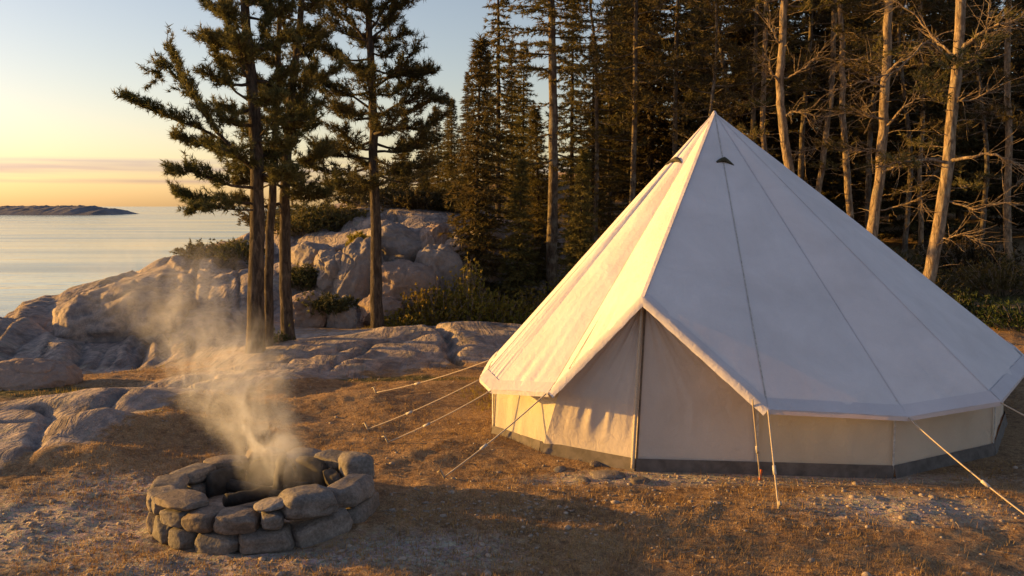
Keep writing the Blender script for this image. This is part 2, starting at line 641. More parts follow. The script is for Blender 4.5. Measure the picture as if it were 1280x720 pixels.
def height(x, y):
    x = np.asarray(x, float)
    y = np.asarray(y, float)
    z = tps_eval(ctl[:, :2], WZ, x, y)
    far = sstep(60, 200, np.hypot(x, y))
    # far country: sea to the left and ahead-left, low land to the right
    land = 5 + 3 * fbm(x / 120, y / 120, 3, 4)
    sea = -9.0
    side = sstep(-.12, .12, (x - .10 * y) / (np.hypot(x, y) + 1))
    z = z * (1 - far) + far * (sea + (land - sea) * side)
    m = rockmask(x, y)
    near = 1 - sstep(45, 70, np.hypot(x, y))
    tentflat = sstep(2.9, 3.6, np.hypot(x - 2.3, y - 9.3)) * .92 + .08
    # folds running away from the viewer on the shore rock
    shore = sstep(.55, .9, m) * sstep(-3.9, -5.0, x) * sstep(9.2, 11.5, y)
    u = x * 1.0 + .33 * y
    w = y * .17 - x * .06
    fold = 1 - np.abs(fbm(u * .95 + .25 * vnoise(x * .6, y * .6, 21), w, 3, 11))
    tq = 3.2 * fbm(u * .45 + .03 * vnoise(x * 2.3, y * 2.3, 22), w * .8, 2, 12) + .35 * u
    tf = tq - np.floor(tq)
    stair = np.floor(tq) + sstep(0, .22, tf) - tq
    tq2 = 4.0 * fbm(u * .7, w * 1.1, 2, 14) + .9 * u
    tf2 = tq2 - np.floor(tq2)
    stair2 = np.floor(tq2) + sstep(0, .25, tf2) - tq2
    z = z + shore * (.17 * (fold - .8) + .11 * stair + .04 * stair2 + .016 * fbm(x * 2.6, y * 1.3, 4, 31) - .11 * np.exp(-(vnoise(u * 1.3, w * .9, 33) / .07) ** 2) - .05 * np.exp(-(vnoise(u * 3.1, w * 1.7, 34) / .09) ** 2))
    mid = sstep(.5, .9, m) * (1 - shore)
    tq = 2.6 * fbm(x * .5, y * .9, 2, 43) + 1.3 * y
    tf = tq - np.floor(tq)
    z = z + mid * (.022 * fbm(x * 1.2, y * 1.2, 3, 41) + .035 * (np.floor(tq) + sstep(0, .15, tf) - tq) + .005 * fbm(x * 8, y * 8, 3, 45)) * near
    outc = sstep(.5, .9, m) * sstep(15.3, 17, y) * sstep(-5.5, -4.5, x) * (1 - sstep(25, 28, y))
    blk = np.abs(fbm(x * .8, y * .8, 2, 51))
    z = z + outc * (.55 * np.minimum(blk * 3, .6) - .2)
    z = z + (ledge_bumps(x, y) - cracks(x, y) * sstep(.4, .8, m)) * near
    soil = (1 - sstep(.3, .7, m)) * near
    z = z + soil * tentflat * (.05 * fbm(x * .9, y * .9, 3, 61) + .022 * fbm(x * 5, y * 5, 3, 71) + .010 * fbm(x * 18, y * 18, 2, 81))
    z = z + near * .25 * fbm(x * .35, y * .35, 2, 91) * sstep(14, 20, y)
    return z


def hz(x, y):
    return float(height(np.array([x]), np.array([y]))[0])


def axis(lo, hi, d0, parts, far):
    a = [lo]
    for end, st in parts:
        while a[-1] < end - 1e-6:
            a.append(a[-1] + st)
    s = parts[-1][1]
    while a[-1] < far:
        s *= 1.22
        a.append(a[-1] + s)
    b = [lo]
    s = d0
    while b[-1] > -far:
        s *= 1.22
        b.append(b[-1] - s)
    return np.array(b[:0:-1] + a)


xs = axis(-10, 0, .06, [(-7.5, .07), (6, .042), (12, .09)], 4000)
ys = axis(3.6, 0, .05, [(9, .036), (16, .048), (20, .07), (30, .13)], 4000)
gx, gy = np.meshgrid(xs, ys)
gz = height(gx, gy)
nx, ny = len(xs), len(ys)
i = np.arange(ny - 1)[:, None] * nx + np.arange(nx - 1)[None]
mb = MB()
mb.add(np.stack([gx, gy, gz], -1).reshape(-1, 3), None, np.stack([i, i + 1, i + nx + 1, i + nx], -1).reshape(-1, 4))
ground = mb.build('ground', M['ground'])
ground['kind'] = 'structure'


def set_attr(o, name, arr):
    a = o.data.attributes.new(name, 'FLOAT', 'POINT')
    a.data.foreach_set('value', np.ascontiguousarray(arr.ravel(), dtype=np.float32))


set_attr(ground, 'rock', rockmask(gx, gy) - .25 * np.clip(cracks(gx, gy) / .1, 0, 1) * 1.6)
gr = np.zeros_like(gx)
for px, py, rx, ry in [(60, 660, 1.1, .7), (230, 712, .9, .2), (1120, 636, .75, .35), (790, 598, .9, .2), (350, 700, .9, .16), (520, 690, .6, .3), (960, 600, 1.6, .18), (150, 610, .6, .3)]:
    c = gp(px, py)
    gr = np.maximum(gr, 1.1 * np.exp(-(((gx - c[0]) / rx) ** 2 + ((gy - c[1]) / ry) ** 2)))
set_attr(ground, 'gravel', gr)
mo = .38 * sstep(15, 17, gy) * (1 - sstep(.4, .7, rockmask(gx, gy)))
for px, py, rx, ry in [(60, 500, 1.6, .4), (150, 540, .5, .15), (340, 440, .5, .5), (1240, 400, .8, .8), (500, 475, 1.0, .3)]:
    c = gp(px, py)
    mo = np.maximum(mo, .9 * np.exp(-(((gx - c[0]) / rx) ** 2 + ((gy - c[1]) / ry) ** 2)))
set_attr(ground, 'moss', mo)

# sea and the far island
mb = MB()
WZL = -4.0
n = 60
a = np.concatenate([-np.geomspace(9000, 5, n), np.geomspace(5, 9000, n)])
wx, wy = np.meshgrid(a, a)
i = np.arange(2 * n - 1)[:, None] * 2 * n + np.arange(2 * n - 1)[None]
mb.add(np.stack([wx, wy, np.full_like(wx, WZL)], -1).reshape(-1, 3), None, np.stack([i, i + 1, i + 2 * n + 1, i + 2 * n], -1).reshape(-1, 4))
w = mb.build('sea_water', M['water'])
w['kind'] = 'structure'

mb = MB()
IY = 640.
u = np.linspace(0, 1, 160)
v = np.linspace(-1, 1, 24)
uu, vv = np.meshgrid(u, v)
x0, x1 = (-250 - 640) / FOC * IY, (157 - 640) / FOC * IY
prof = sstep(0, .05, uu) * (1 - sstep(.965, 1.0, uu)) * (.8 + .2 * sstep(.3, .8, uu)) * (1 - .3 * sstep(.90, .94, uu))
ih = 6.2 * prof * (1 - np.abs(vv) ** 2.2) + 1.8 * fbm(uu * 200, vv * 9, 3, 7) * prof * (1 - np.abs(vv)) - .4
i = np.arange(23)[:, None] * 160 + np.arange(159)[None]
mb.add(np.stack([x0 + (x1 - x0) * uu, IY + 40 * vv, WZL + ih], -1).reshape(-1, 3), None, np.stack([i, i + 1, i + 161, i + 160], -1).reshape(-1, 4))
o = mb.build('island', M['island'])
o['kind'] = 'structure'


# ------------------------------------------------------------------ stones and boulders
def stone_mb(dims, seed, n=9, p=3.2, rough=.08, low=.16, flat=0.0):
    """rounded, slightly angular block; dims are full sizes"""
    r = np.random.default_rng(seed)
    V = []
    Q = []
    lin = np.linspace(-1, 1, n + 1)
    a, b = np.meshgrid(lin, lin)
    idx = np.arange(n)[:, None] * (n + 1) + np.arange(n)[None]
    q = np.stack([idx, idx + 1, idx + n + 2, idx + n + 1], -1).reshape(-1, 4)
    for ax in range(3):
        for s in (-1, 1):
            f = np.zeros((n + 1, n + 1, 3))
            f[..., ax] = s
            f[..., (ax + 1) % 3] = a * s
            f[..., (ax + 2) % 3] = b
            Q.append(q + len(V) * (n + 1) ** 2)
            V.append(f.reshape(-1, 3))
    V = np.vstack(V)
    Q = np.vstack(Q)
    # weld
    key = np.round(V * 1000).astype(int)
    _, ui, inv = np.unique(key, axis=0, return_index=True, return_inverse=True)
    inv = inv.ravel()
    V = V[ui]
    Q = inv[Q]
    L = (np.abs(V) ** p).sum(1) ** (1 / p)
    D = V / L[:, None]
    # random cutting planes for facets
    o = r.uniform(0, 50, 6)
    e = fbm3(D * 1.1 + o[:3], 2, seed) * low
    e2 = fbm3(D * np.array([2.6, 2.6, 3.4]) + o[3:], 3, seed + 3) * rough
    D = D * (1 + e + e2)[:, None]
    for k in range(14):
        nrm = r.normal(size=3)
        nrm /= np.linalg.norm(nrm)
        c = np.max(D @ nrm) * r.uniform(.80, .97)
        d = D @ nrm
        D = D - nrm[None] * np.clip(d - c, 0, None)[:, None] * .85
    e3 = fbm3(D * 6 + o[1:4], 3, seed + 5) * rough * .5 - rough * .5 * np.exp(-(vnoise3(D * 1.4 + o[2:5], seed + 9) / .05) ** 2)
    D = D * (1 + e3)[:, None]
    return D * np.asarray(dims)[None] / 2, Q


def rot(V, rx=0, ry=0, rz=0):
    cx, sx = math.cos(rx), math.sin(rx)
    cy, sy = math.cos(ry), math.sin(ry)
    cz, sz = math.cos(rz), math.sin(rz)
    A = np.array([[cz, -sz, 0], [sz, cz, 0], [0, 0, 1]]) @ np.array([[cy, 0, sy], [0, 1, 0], [-sy, 0, cy]]) @ np.array([[1, 0, 0], [0, cx, -sx], [0, sx, cx]])
    return V @ A.T


def boulder(name, loc, dims, rz, seed, mat, label, cat='boulder', group=None, rx=0, ry=0, n=20, p=3, rough=.07, low=.2):
    V, Q = stone_mb(dims, seed, n, p, rough, low)
    V = rot(V, rx, ry, rz)
    mb = MB()
    mb.add(V, None, Q)
    o = mb.build(name, mat)
    o.location = loc
    tag(o, label, cat, group)
    return o


# fire ring
FX, FY, FR = -1.61, 5.64, .615


def ang_of(px):
    """front azimuth on the ring where the pixel column px meets it"""
    t = (px - 640) / FOC / math.cos(PITCH) * 1.0
    best = None
    for k in range(-2000, 200):
        a = R(k / 10)
        X, Y = FX + (FR + .09) * math.cos(a), FY + (FR + .09) * math.sin(a)
        zc = Y * math.cos(PITCH) + (CAMH - .15) * math.sin(PITCH)
        e = abs((X / zc) * FOC + 640 - px)
        face = (math.cos(a) * (-FX) + math.sin(a) * (-FY) + 0.0)
        if face > -0.15 and (best is None or e < best[0]):
            best = (e, a)
    return best[1]


def ring_stone(a0, a1, z0, z1, seed, label, dr=.22, rr=0, p=5.0, tilt=0, yaw=0, name='fire_ring_stone'):
    am = (a0 + a1) / 2
    L = abs(a1 - a0) * (FR + .09) - .014
    V, Q = stone_mb((dr, L, z1 - z0 - .002), seed, 14, p, .05, .07)
    V = rot(V, tilt, 0, 0)
    V = rot(V, 0, 0, am + yaw)
    mb = MB()
    mb.add(V, None, Q)
    o = mb.build(name, M['stone'])
    g = hz(FX, FY)
    o.location = (FX + (FR + rr) * math.cos(am), FY + (FR + rr) * math.sin(am), g + (z0 + z1) / 2)
    tag(o, label, 'stone', 'stones of the fire ring')
    return o


F1 = [(190, 208, -.03, .13, 'narrow stone at the left end of the lower course, its edge lit orange'),
      (208, 237, -.03, .105, 'small reddish stone in the lower course, second from the left end'),
      (238, 296, -.03, .10, 'flat rectangular stone in the lower course under the front left of the fire ring'),
      (297, 370, -.03, .115, 'long oval stone at the middle of the lower front course of the fire ring'),
      (371, 440, -.03, .14, 'long dark stone sloping up under the biggest block of the fire ring'),
      (441, 470, -.02, .13, 'dark lower stone at the right end of the fire ring')]
F2 = [(188, 200, .13, .25, 'thin upright stone at the left edge of the upper course'),
      (200, 226, .105, .20, 'squarish stone under the flat cap stone, upper left of the fire ring'),
      (226, 264, .105, .22, 'knobbly pale-spotted stone in the upper course, front left'),
      (265, 320, .10, .215, 'smooth loaf-shaped stone in the upper course, front centre left'),
      (326, 357, .115, .215, 'small round stone set in a gap left of the biggest block'),
      (358, 424, .14, .30, 'biggest block of the fire ring, blunt and rounded, front right'),
      (426, 466, .13, .27, 'wide slanting stone in the upper course at the right of the fire ring')]
sd = 100
for px0, px1, z0, z1, lab in F1:
    ring_stone(ang_of(px0), ang_of(px1), z0, z1, sd, lab, tilt=(.16 if px0 == 371 else 0))
    sd += 1
for px0, px1, z0, z1, lab in F2:
    ring_stone(ang_of(px0), ang_of(px1), z0, z1, sd, lab, dr=(.27 if px0 == 358 else .22), tilt=random.uniform(-.05, .05), yaw=random.uniform(-.08, .08))
    sd += 1
aL = ang_of(190)
aR = ang_of(470)
# cap stones
ring_stone(ang_of(192) + .0, ang_of(236), .205, .265, 131, 'flat slab capping the upper left corner of the fire ring, bluish top', dr=.27, p=3.2, rr=-.02)
ring_stone(ang_of(318), ang_of(358) + .04, .215, .262, 132, 'thin curved stone bridging the gap beside the biggest block', dr=.2, p=2.6, rr=-.03, tilt=.12)
# back half
nb = 8
aa = np.linspace(aR, aL + 2 * math.pi, nb + 1)
back_low = ['lowest stone at the right rear of the fire ring, beside the slanting stone', 'lower stone in the rear right arc, second from the right end', 'lower stone in the rear arc, third from the right end', 'lower stone straight behind the charred logs',
            'lower stone behind the smoke, fifth from the right end', 'lower stone in the rear left arc, sixth from the right end', 'lower stone in the rear left arc next to the last', 'lower stone at the left rear end of the fire ring']
back_up = ['reddish brown knob stone on top of the right rear of the fire ring', 'grey upper stone right of the smoke at the rear of the ring', 'sooty upper stone at the right of the rear rim', 'sooty upper stone at the middle of the rear rim behind the smoke',
           'smoke-veiled upper stone just left of the middle of the rear rim', 'upper stone on the left part of the rear rim', 'low upper stone on the rear left rim', 'bluish upper stone next to the flat capping slab']
for k in range(nb):
    g = .012
    ring_stone(aa[k] + g, aa[k + 1] - g, -.03, .12, 200 + k, back_low[k], tilt=0)
    ring_stone(aa[k] + .10 + g, aa[k + 1] + .10 - g, .12, (.31, .25, .24, .25, .23, .22, .23, .24)[k], 220 + k, back_up[k], dr=.21, tilt=random.uniform(-.05, .05), yaw=random.uniform(-.1, .1))
gF = hz(FX, FY)
# inner lining slabs, sooty
for k, (a, w_, h_, lab) in enumerate([(100, .34, .25, 'broad grey lining slab leaning inside the rear left of the fire ring'), (62, .26, .27, 'tall dark lining slab inside the rear of the fire ring'), (30, .24, .22, 'sooty lining slab inside the right rear of the fire ring'), (140, .28, .22, 'grey lining slab leaning inside the left of the fire ring')]):
    V, Q = stone_mb((.09, w_, h_), 300 + k, 10, 4.5, .05, .08)
    V = rot(V, 0, R(-14), 0)
    V = rot(V, 0, 0, R(a))
    mb = MB()
    mb.add(V, None, Q)
    o = mb.build('lining_slab', M['soot'])
    o.location = (FX + .47 * math.cos(R(a)), FY + .47 * math.sin(R(a)), gF + h_ / 2 - .02)
    tag(o, lab, 'stone', 'lining slabs in the fire ring')
# ash bed and logs
mb = MB()
uu, vv = np.meshgrid(np.linspace(0, 1, 18), np.linspace(0, 2 * math.pi, 49))
X = uu * .56 * np.cos(vv)
Y = uu * .56 * np.sin(vv)
Z = .05 * (1 - uu ** 2) + .02 * fbm(X * 9, Y * 9, 3, 3) + .01
i = np.arange(48)[:, None] * 18 + np.arange(17)[None]
mb.add(np.stack([X, Y, Z], -1).reshape(-1, 3), None, np.stack([i, i + 1, i + 19, i + 18], -1).reshape(-1, 4))
o = mb.build('ash_bed', M['ash'])
o.location = (FX, FY, gF)
o['kind'] = 'stuff'
o['label'] = 'grey ash and cinders inside the fire ring'


def log(name, p0, p1, r, mat, label, seed, cat='log', group=None, nseg=10):
    rr_ = np.random.default_rng(seed)
    t = np.linspace(0, 1, 14)
    P = np.asarray(p0)[None] * (1 - t[:, None]) + np.asarray(p1)[None] * t[:, None] + np.cumsum(rr_.normal(0, .004, (14, 3)), 0)
    mb = MB()
    c = P.mean(0)
    mb.tube(P - c, r * (1 + rr_.normal(0, .06, 14)), nseg)
    o = mb.build(name, mat)
    o.location = c
    tag(o, label, cat, group)
    return o


log('charred_log', (FX - .30, FY + .22, gF + .10), (FX + .28, FY - .12, gF + .09), .045, M['char'], 'charred log lying across the ashes under the smoke', 1, group='charred logs in the fire ring')
log('charred_log', (FX + .25, FY + .25, gF + .09), (FX - .18, FY - .20, gF + .12), .04, M['char'], 'charred log crossed over the other in the ashes', 2, group='charred logs in the fire ring')
log('charred_log', (FX + .02, FY + .36, gF + .27), (FX + .05, FY - .05, gF + .07), .033, M['char'], 'charred stick leaning upright against the rear of the ring', 3, group='charred logs in the fire ring')

# boulders -----------------------------------------------------------------
BL = [
    # px, py (centre), Y, dims, rz, seed, mat, label, rx, ry
    (40, 484, 9.6, (1.05, .8, .62), .3, 1, 'rock_pink', 'low dark reddish boulder at the left edge of the picture', 0, .1),
    (165, 424, 14.4, (2.4, 2.2, 1.75), .2, 2, 'rock', 'huge rounded boulder behind the smoke with a sunlit left edge', .0, -.1),
    (255, 432, 14.3, (2.0, 1.6, 1.1), -.3, 3, 'rock', 'broad boulder behind the smoke, just left of the pine trunks', .0, .1),
    (285, 375, 17.5, (2.0, 1.5, .9), .4, 4, 'rock', 'dark cleft boulder under the creeping juniper', .1, .1),
    (385, 392, 15.2, (.75, .7, .75), .2, 5, 'rock_pink', 'squat pinkish block right of the pine trunks, moss on top', 0, 0),
    (428, 398, 15.2, (.5, .6, .75), .1, 6, 'rock_shaded', 'narrow grey block between two mossy gaps', 0, 0),
    (398, 338, 17.8, (1.2, 1.3, 1.05), .5, 7, 'rock_shaded', 'pale grey dome of rock left of the single pine trunk', 0, .2),
    (420, 345, 17.0, (.8, .9, .95), .2, 8, 'rock_shaded', 'smaller pale dome tucked below the grey one', .1, .0),
    (446, 360, 16.9, (.9, 1.1, 1.75), .2, 9, 'rock_shaded', 'tall pale slab standing just left of the single pine trunk', .0, .18),
    (505, 325, 18.4, (1.6, 1.4, 1.45), -.2, 10, 'rock_shaded', 'broad pale rock face right of the single pine trunk', .0, .25),
    (542, 314, 18.2, (.7, 1.1, 1.15), .3, 11, 'rock_pink', 'sunlit pinkish pillar at the top of the outcrop', .0, .2),
    (575, 328, 18.0, (.8, 1.3, 1.2), -.1, 12, 'rock_shaded', 'smooth pale shoulder of rock beside the young spruces', .0, .25),
    (505, 368, 16.6, (1.25, 1.1, 1.25), .1, 13, 'rock_pink', 'sunlit pinkish brown boulder at the foot of the outcrop', .1, .15),
    (480, 392, 16.0, (.8, .7, .65), .6, 14, 'rock_pink', 'small orange lit boulder right of the foot of the single pine', .0, .1),
    (548, 345, 17.2, (.85, .9, 1.2), .4, 15, 'rock_shaded', 'shaded boulder wedged in the middle of the outcrop', .0, .0),
    (630, 300, 19.0, (1.6, 1.4, .9), .0, 16, 'rock_shaded', 'pale rock showing between the young spruce branches', .0, .1),
    (610, 345, 18.2, (1.3, 1.2, .9), .3, 17, 'rock_shaded', 'low pale rock behind the yellow bushes', .0, .1),
    (1276, 398, 14.0, (.8, .6, .32), .1, 18, 'rock_shaded', 'flat grey rock on the ground at the right edge of the picture', .0, .0),
    (155, 527, 8.1, (.42, .30, .26), .4, 19, 'rock', 'small sunlit boulder on the low ledge at the left', .0, .0),
]
for px, py, Y, dims, rz, seed, mat, lab, rx, ry in BL:
    q = at(px, py, Y)
    boulder('boulder', q, dims, rz, 400 + seed, M[mat], lab, 'boulder', None, rx, ry, n=44, p=3.0, rough=.11, low=.20)

# ------------------------------------------------------------------ tent
apex = np.array([2.06, 9.15, 2.95])
T = at(803, 372, 6.66)
EV = []


def ev(px, py, z=.55):
    return gp(px, py, z)


E_left2 = ev(600, 474)
E_left1 = ev(614, 488, .50)
E_dl = ev(686, 492, .56)
E_dr = ev(960, 513, .60)
E_2 = ev(1135, 522, .48)
E_3 = ev(1250, 503)
rest = [(4.75, 8.0), (5.15, 9.0), (5.0, 10.1), (4.4, 11.1), (3.4, 11.8), (2.3, 12.0), (1.3, 11.6), (.5, 10.7), (.05, 9.5), (-.2, 8.25)]
rest = [np.array([a, b, .56]) for a, b in rest]
cen = apex * np.array([1, 1, 0])
tent = empty('bell_tent', (apex[0], apex[1], 0))
tag(tent, 'large cream canvas bell tent with a pointed peak, its left side glowing in low sun', 'tent')
TL = (apex[0], apex[1], 0)


def grid_panel(A, B, Cc, D, nu, nv, disp=None):
    """bilinear: A-B along u at v=0, D-C at v=1"""
    u, v = np.meshgrid(np.linspace(0, 1, nu + 1), np.linspace(0, 1, nv + 1))
    A, B, Cc, D = [np.asarray(x, float) for x in (A, B, Cc, D)]
    P = ((1 - u)[..., None] * (1 - v)[..., None] * A + u[..., None] * (1 - v)[..., None] * B + u[..., None] * v[..., None] * Cc + (1 - u)[..., None] * v[..., None] * D)
    nrm = np.cross(B + Cc - A - D, D + Cc - A - B)
    nrm = nrm / np.linalg.norm(nrm)
    if disp is not None:
        P = P + disp(u, v)[..., None] * nrm
    i = np.arange(nv)[:, None] * (nu + 1) + np.arange(nu)[None]
    q = np.stack([i, i + 1, i + nu + 2, i + nu + 1], -1).reshape(-1, 4)
    return P.reshape(-1, 3), q, nrm


roof = MB()
ring_ = [rest[-1], E_left2, E_left1, E_dl, T, E_dr, E_2, E_3] + rest[:-1]
N = len(ring_)
facet = []
for k in range(N):
    a, b = ring_[k], ring_[(k + 1) % N]

    def dsp(u, v, s=k):
        ed = np.sin(np.pi * u) * np.sin(np.pi * np.clip(v, 0, 1)) ** .8
        fold = .010 * np.sin((u - .5) * 30 + 3 * v + s) * np.sin(np.pi * u) * v ** 3
        return -(.018 * ed) + .004 * fbm(u * 3 + s * 7, v * 5, 3, s) * ed + fold * .2 + .0022 * vnoise(v * 60 + s * 9, u * 2, 3) * (np.exp(-u / .05) + np.exp(-(1 - u) / .05)) * (np.minimum(u, 1 - u) * 60).clip(0, 1) + .008 * np.exp(-((1 - v) / .12) ** 2) * vnoise(u * 11 + s * 5, v * 3, 8) * np.sin(np.pi * u)
    P, q, nrm = grid_panel(apex, apex, b, a, 28, 110, dsp)
    roof.add(P, None, q)
    facet.append((a, b, nrm))
roof_o = roof.build('roof', M['canvas'], tent, loc=TL)


def outward(p, d=.004):
    v = p - cen
    v = v * np.array([1, 1, 0])
    v = v / (np.linalg.norm(v) + 1e-6)
    o = v * .7 + np.array([0, 0, .7])
    return p + o * d


def strip(name, pts, w, mat, off=.006, normal=None, parent=tent, thick=.004):
    """flat ribbon along pts lying on a surface with the given normal"""
    pts = np.asarray(pts, float)
    d = np.gradient(pts, axis=0)
    d /= np.linalg.norm(d, axis=1)[:, None]
    nn = np.asarray(normal, float) / np.linalg.norm(normal)
    s = np.cross(d, nn)
    s /= np.linalg.norm(s, axis=1)[:, None]
    b = pts + nn * off
    m = len(pts)
    V = np.stack([b - s * w / 2, b - s * w / 2 + nn * thick, b + s * w / 2 + nn * thick, b + s * w / 2], 1).reshape(-1, 3)
    i = np.arange(m - 1)[:, None] * 4
    q = np.concatenate([np.stack([i + j, i + (j + 1) % 4, i + 4 + (j + 1) % 4, i + 4 + j], -1) for j in range(4)], 0).reshape(-1, 4)
    mb = MB()
    mb.add(V, None, q)
    return mb.build(name, mat, parent, False, loc=TL)


def outn(a, b):
    n_ = np.cross(a - apex, b - apex)
    n_ /= np.linalg.norm(n_)
    if n_ @ ((a + b) / 2 - cen) < 0:
        n_ = -n_
    return n_


tt = np.linspace(.01, 1, 30)[:, None]
# ridge seams (visible ones) and mid panel seams
fr = outn(T, E_dr)
fl = outn(E_dl, T)
for k in (1, 3, 4, 5, 6, 7):
    a = ring_[k]
    n0 = outn(ring_[k - 1], a) + outn(a, ring_[(k + 1) % N])
    pts = apex * (1 - tt) + a * tt
    strip('seam', pts, (.006 if k > 5 else .009) if k != 4 else .03, M['seam'] if k == 5 else M['hem'], .003, n0, thick=.0015)


def on_facet(a, b, u, v, sag=True):
    p = apex * (1 - v) + (a * (1 - u) + b * u) * v
    ed = math.sin(math.pi * u) * math.sin(math.pi * v) ** .8
    n_ = outn(a, b)
    return p - (n_ * .018 * ed if sag else 0)


def facet_line(a, b, u0, v0, u1, v1, n=24):
    out = []
    for s in np.linspace(0, 1, n):
        out.append(on_facet(a, b, u0 + (u1 - u0) * s, v0 + (v1 - v0) * s))
    return out


strip('seam', facet_line(E_dl, T, .42, .05, .2, .985), .008, M['seam'], .010, fl)


# hem band along eaves
def hem_band(a, b, name='hem', hgt=.11, inset=0.0):
    n_ = outn(a, b)
    ia = a + (apex - a) * (hgt / np.linalg.norm(apex - a))
    ib = b + (apex - b) * (hgt / np.linalg.norm(apex - b))
    o = n_ * .008
    P, q, nn = grid_panel(ia + o, ib + o, b + o * 1.4, a + o * 1.4, 24, 3, lambda u, v: .006 * fbm(u * 8, v * 2, 2, 3) * v)
    mb = MB()
    mb.add(P, None, q)
    # small hanging lip
    lo = np.array([0, 0, -.03])
    P2, q2, _ = grid_panel(a + o * 1.4, b + o * 1.4, b + o * .6 + lo, a + o * .6 + lo, 24, 1)
    mb.add(P2, None, q2)
    ob = mb.build(name, M['hem'], tent, loc=TL)
    return ob


for k in (0, 1, 2, 5, 6, 7, 8):
    hem_band(ring_[k], ring_[(k + 1) % N])
# door edge facings (down both sides of the raised front)


def facing(p0, p1, n_, w, name='door_edge'):
    d = p1 - p0
    L = np.linalg.norm(d)
    d = d / L
    inn = np.cross(n_, d)
    if inn @ (apex - (p0 + p1) / 2) < 0:
        inn = -inn
    ts = np.linspace(0, 1, 40)
    V = []
    for s in ts:
        p = p0 + (p1 - p0) * s
        wob = .004 * math.sin(s * 31) + .003 * math.sin(s * 57)
        V += [p + inn * w + n_ * .006, p + n_ * (.008 + wob * .5), p - inn * .028 - n_ * (.04 + wob * .4)]
    mb = MB()
    i = np.arange(39)[:, None] * 3
    q = np.concatenate([np.stack([i + j, i + j + 1, i + 4 + j, i + 3 + j], -1) for j in range(2)], 0).reshape(-1, 4)
    mb.add(V, None, q)
    return mb.build(name, M['hem'], tent, loc=TL)


facing(T, E_dr, fr, .07)
facing(T, E_dl, fl, .05)

# walls
WP = [gp(617, 545), gp(677, 565), gp(795, 588), gp(945, 592), gp(1115, 597), gp(1240, 568)]
wl_rest = [np.array([cen[0] + (p[0] - cen[0]) * .93, cen[1] + (p[1] - cen[1]) * .93, 0]) for p in rest]
wl_rest[-1] = np.array([-.02, 8.3, 0])
wl_rest[-2] = np.array([.22, 9.5, 0])


def wall_top(p, e=None, z=.60):
    if np.allclose(p, WP[1]):
        return E_dl + (cen - E_dl) * np.array([1, 1, 0]) * .05
    if np.allclose(p, WP[3]):
        return E_dr + (cen - E_dr) * np.array([1, 1, 0]) * .17
    v = cen - p
    v = v / np.linalg.norm(v)
    q = p + v * .02
    return np.array([q[0], q[1], z])


def wall_panel(a, b, seed):
    ta, tb = wall_top(a), wall_top(b)

    def dsp(u, v):
        e = np.sin(np.pi * u) ** .5
        return .010 * e * (fbm(u * 5 + seed, v * 1.3, 3, seed)) + .012 * e * np.sin(np.pi * v) * vnoise(u * 9, v * 1.2 + seed, seed)
    P, q, nn = grid_panel(ta, tb, b, a, 40, 14, dsp)
    return P, q


wall = MB()
seq = [wl_rest[-1], WP[0], WP[1]]
for a, b in zip(seq[:-1], seq[1:]):
    wall.add(*[(lambda P, q: (P, None, q))(*wall_panel(a, b, 3))][0])
seq = [WP[3], WP[4], WP[5]] + wl_rest
for k, (a, b) in enumerate(zip(seq[:-1], seq[1:])):
    P, q = wall_panel(a, b, 10 + k)
    wall.add(P, None, q)
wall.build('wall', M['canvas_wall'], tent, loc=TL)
for p in (WP[0], WP[1], WP[3], WP[4], WP[5]):
    v = p - cen
    v = v / np.linalg.norm(v)
    strip('seam', [p + np.array([0, 0, .58]) + v * .0, p + np.array([0, 0, .3]), p + np.array([0, 0, .02])], .018, M['seam'], .006, v)

# door panels
Td = T - np.array([0, 0, .035]) + (cen - T) * np.array([1, 1, 0]) * .035
DL = E_dl + (cen - E_dl) * np.array([1, 1, 0]) * .05 + np.array([0, 0, .0])
DR = E_dr + (cen - E_dr) * np.array([1, 1, 0]) * .17
DB = WP[2]


def door_panel(side):
    # u from pole (0) to side (1), v from top (0) to bottom (1)
    nu, nv = 44, 56
    u, v = np.meshgrid(np.linspace(0, 1, nu + 1), np.linspace(0, 1, nv + 1))
    side_top = DL if side < 0 else DR
    side_bot = WP[1] if side < 0 else WP[3]
    # outer edge polyline: Td -> side_top -> side_bot
    l1 = np.linalg.norm(side_top - Td)
    l2 = np.linalg.norm(side_bot - side_top)
    s = v * (l1 + l2)
    k1 = l1 / (l1 + l2)
    f = (v / k1)[..., None]
    g = ((v - k1) / (1 - k1))[..., None]
    edge = np.where(v[..., None] < k1, Td + (side_top - Td) * f, side_top + (side_bot - side_top) * g)
    pole = Td + (DB - Td) * v[..., None]
    P = pole + (edge - pole) * u[..., None]
    nn = np.cross(DB - Td, side_bot - Td) * side
    nn = nn / np.linalg.norm(nn)
    if nn @ (DB - cen) < 0:
        nn = -nn
    e = np.sin(np.pi * u) ** .6 * sstep(0, .15, v)
    an = u * 6 + (3 if side > 0 else 0)
    folds = .022 * vnoise(an * 1.6 + .8 * v, v * .9, 5 + side) + .012 * vnoise(an * 3.3, v * 1.6 + 2, 9 + side)
    bot = .012 * vnoise(u * 10, v * 7, 3) * sstep(.75, .95, v)
    low = 1 - sstep(.72, .93, v)
    if side > 0:
        folds = folds * .35
    P = P + (folds * e * (1 - .45 * v) * low - (.05 if side < 0 else .0) * e * v * (1 - v) + .3 * bot * e * low)[..., None] * nn
    i = np.arange(nv)[:, None] * (nu + 1) + np.arange(nu)[None]
    q = np.stack([i, i + 1, i + nu + 2, i + nu + 1], -1).reshape(-1, 4)
    mb = MB()
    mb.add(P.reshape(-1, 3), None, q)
    return mb.build('door_panel', M['canvas_door'], tent, loc=TL), nn


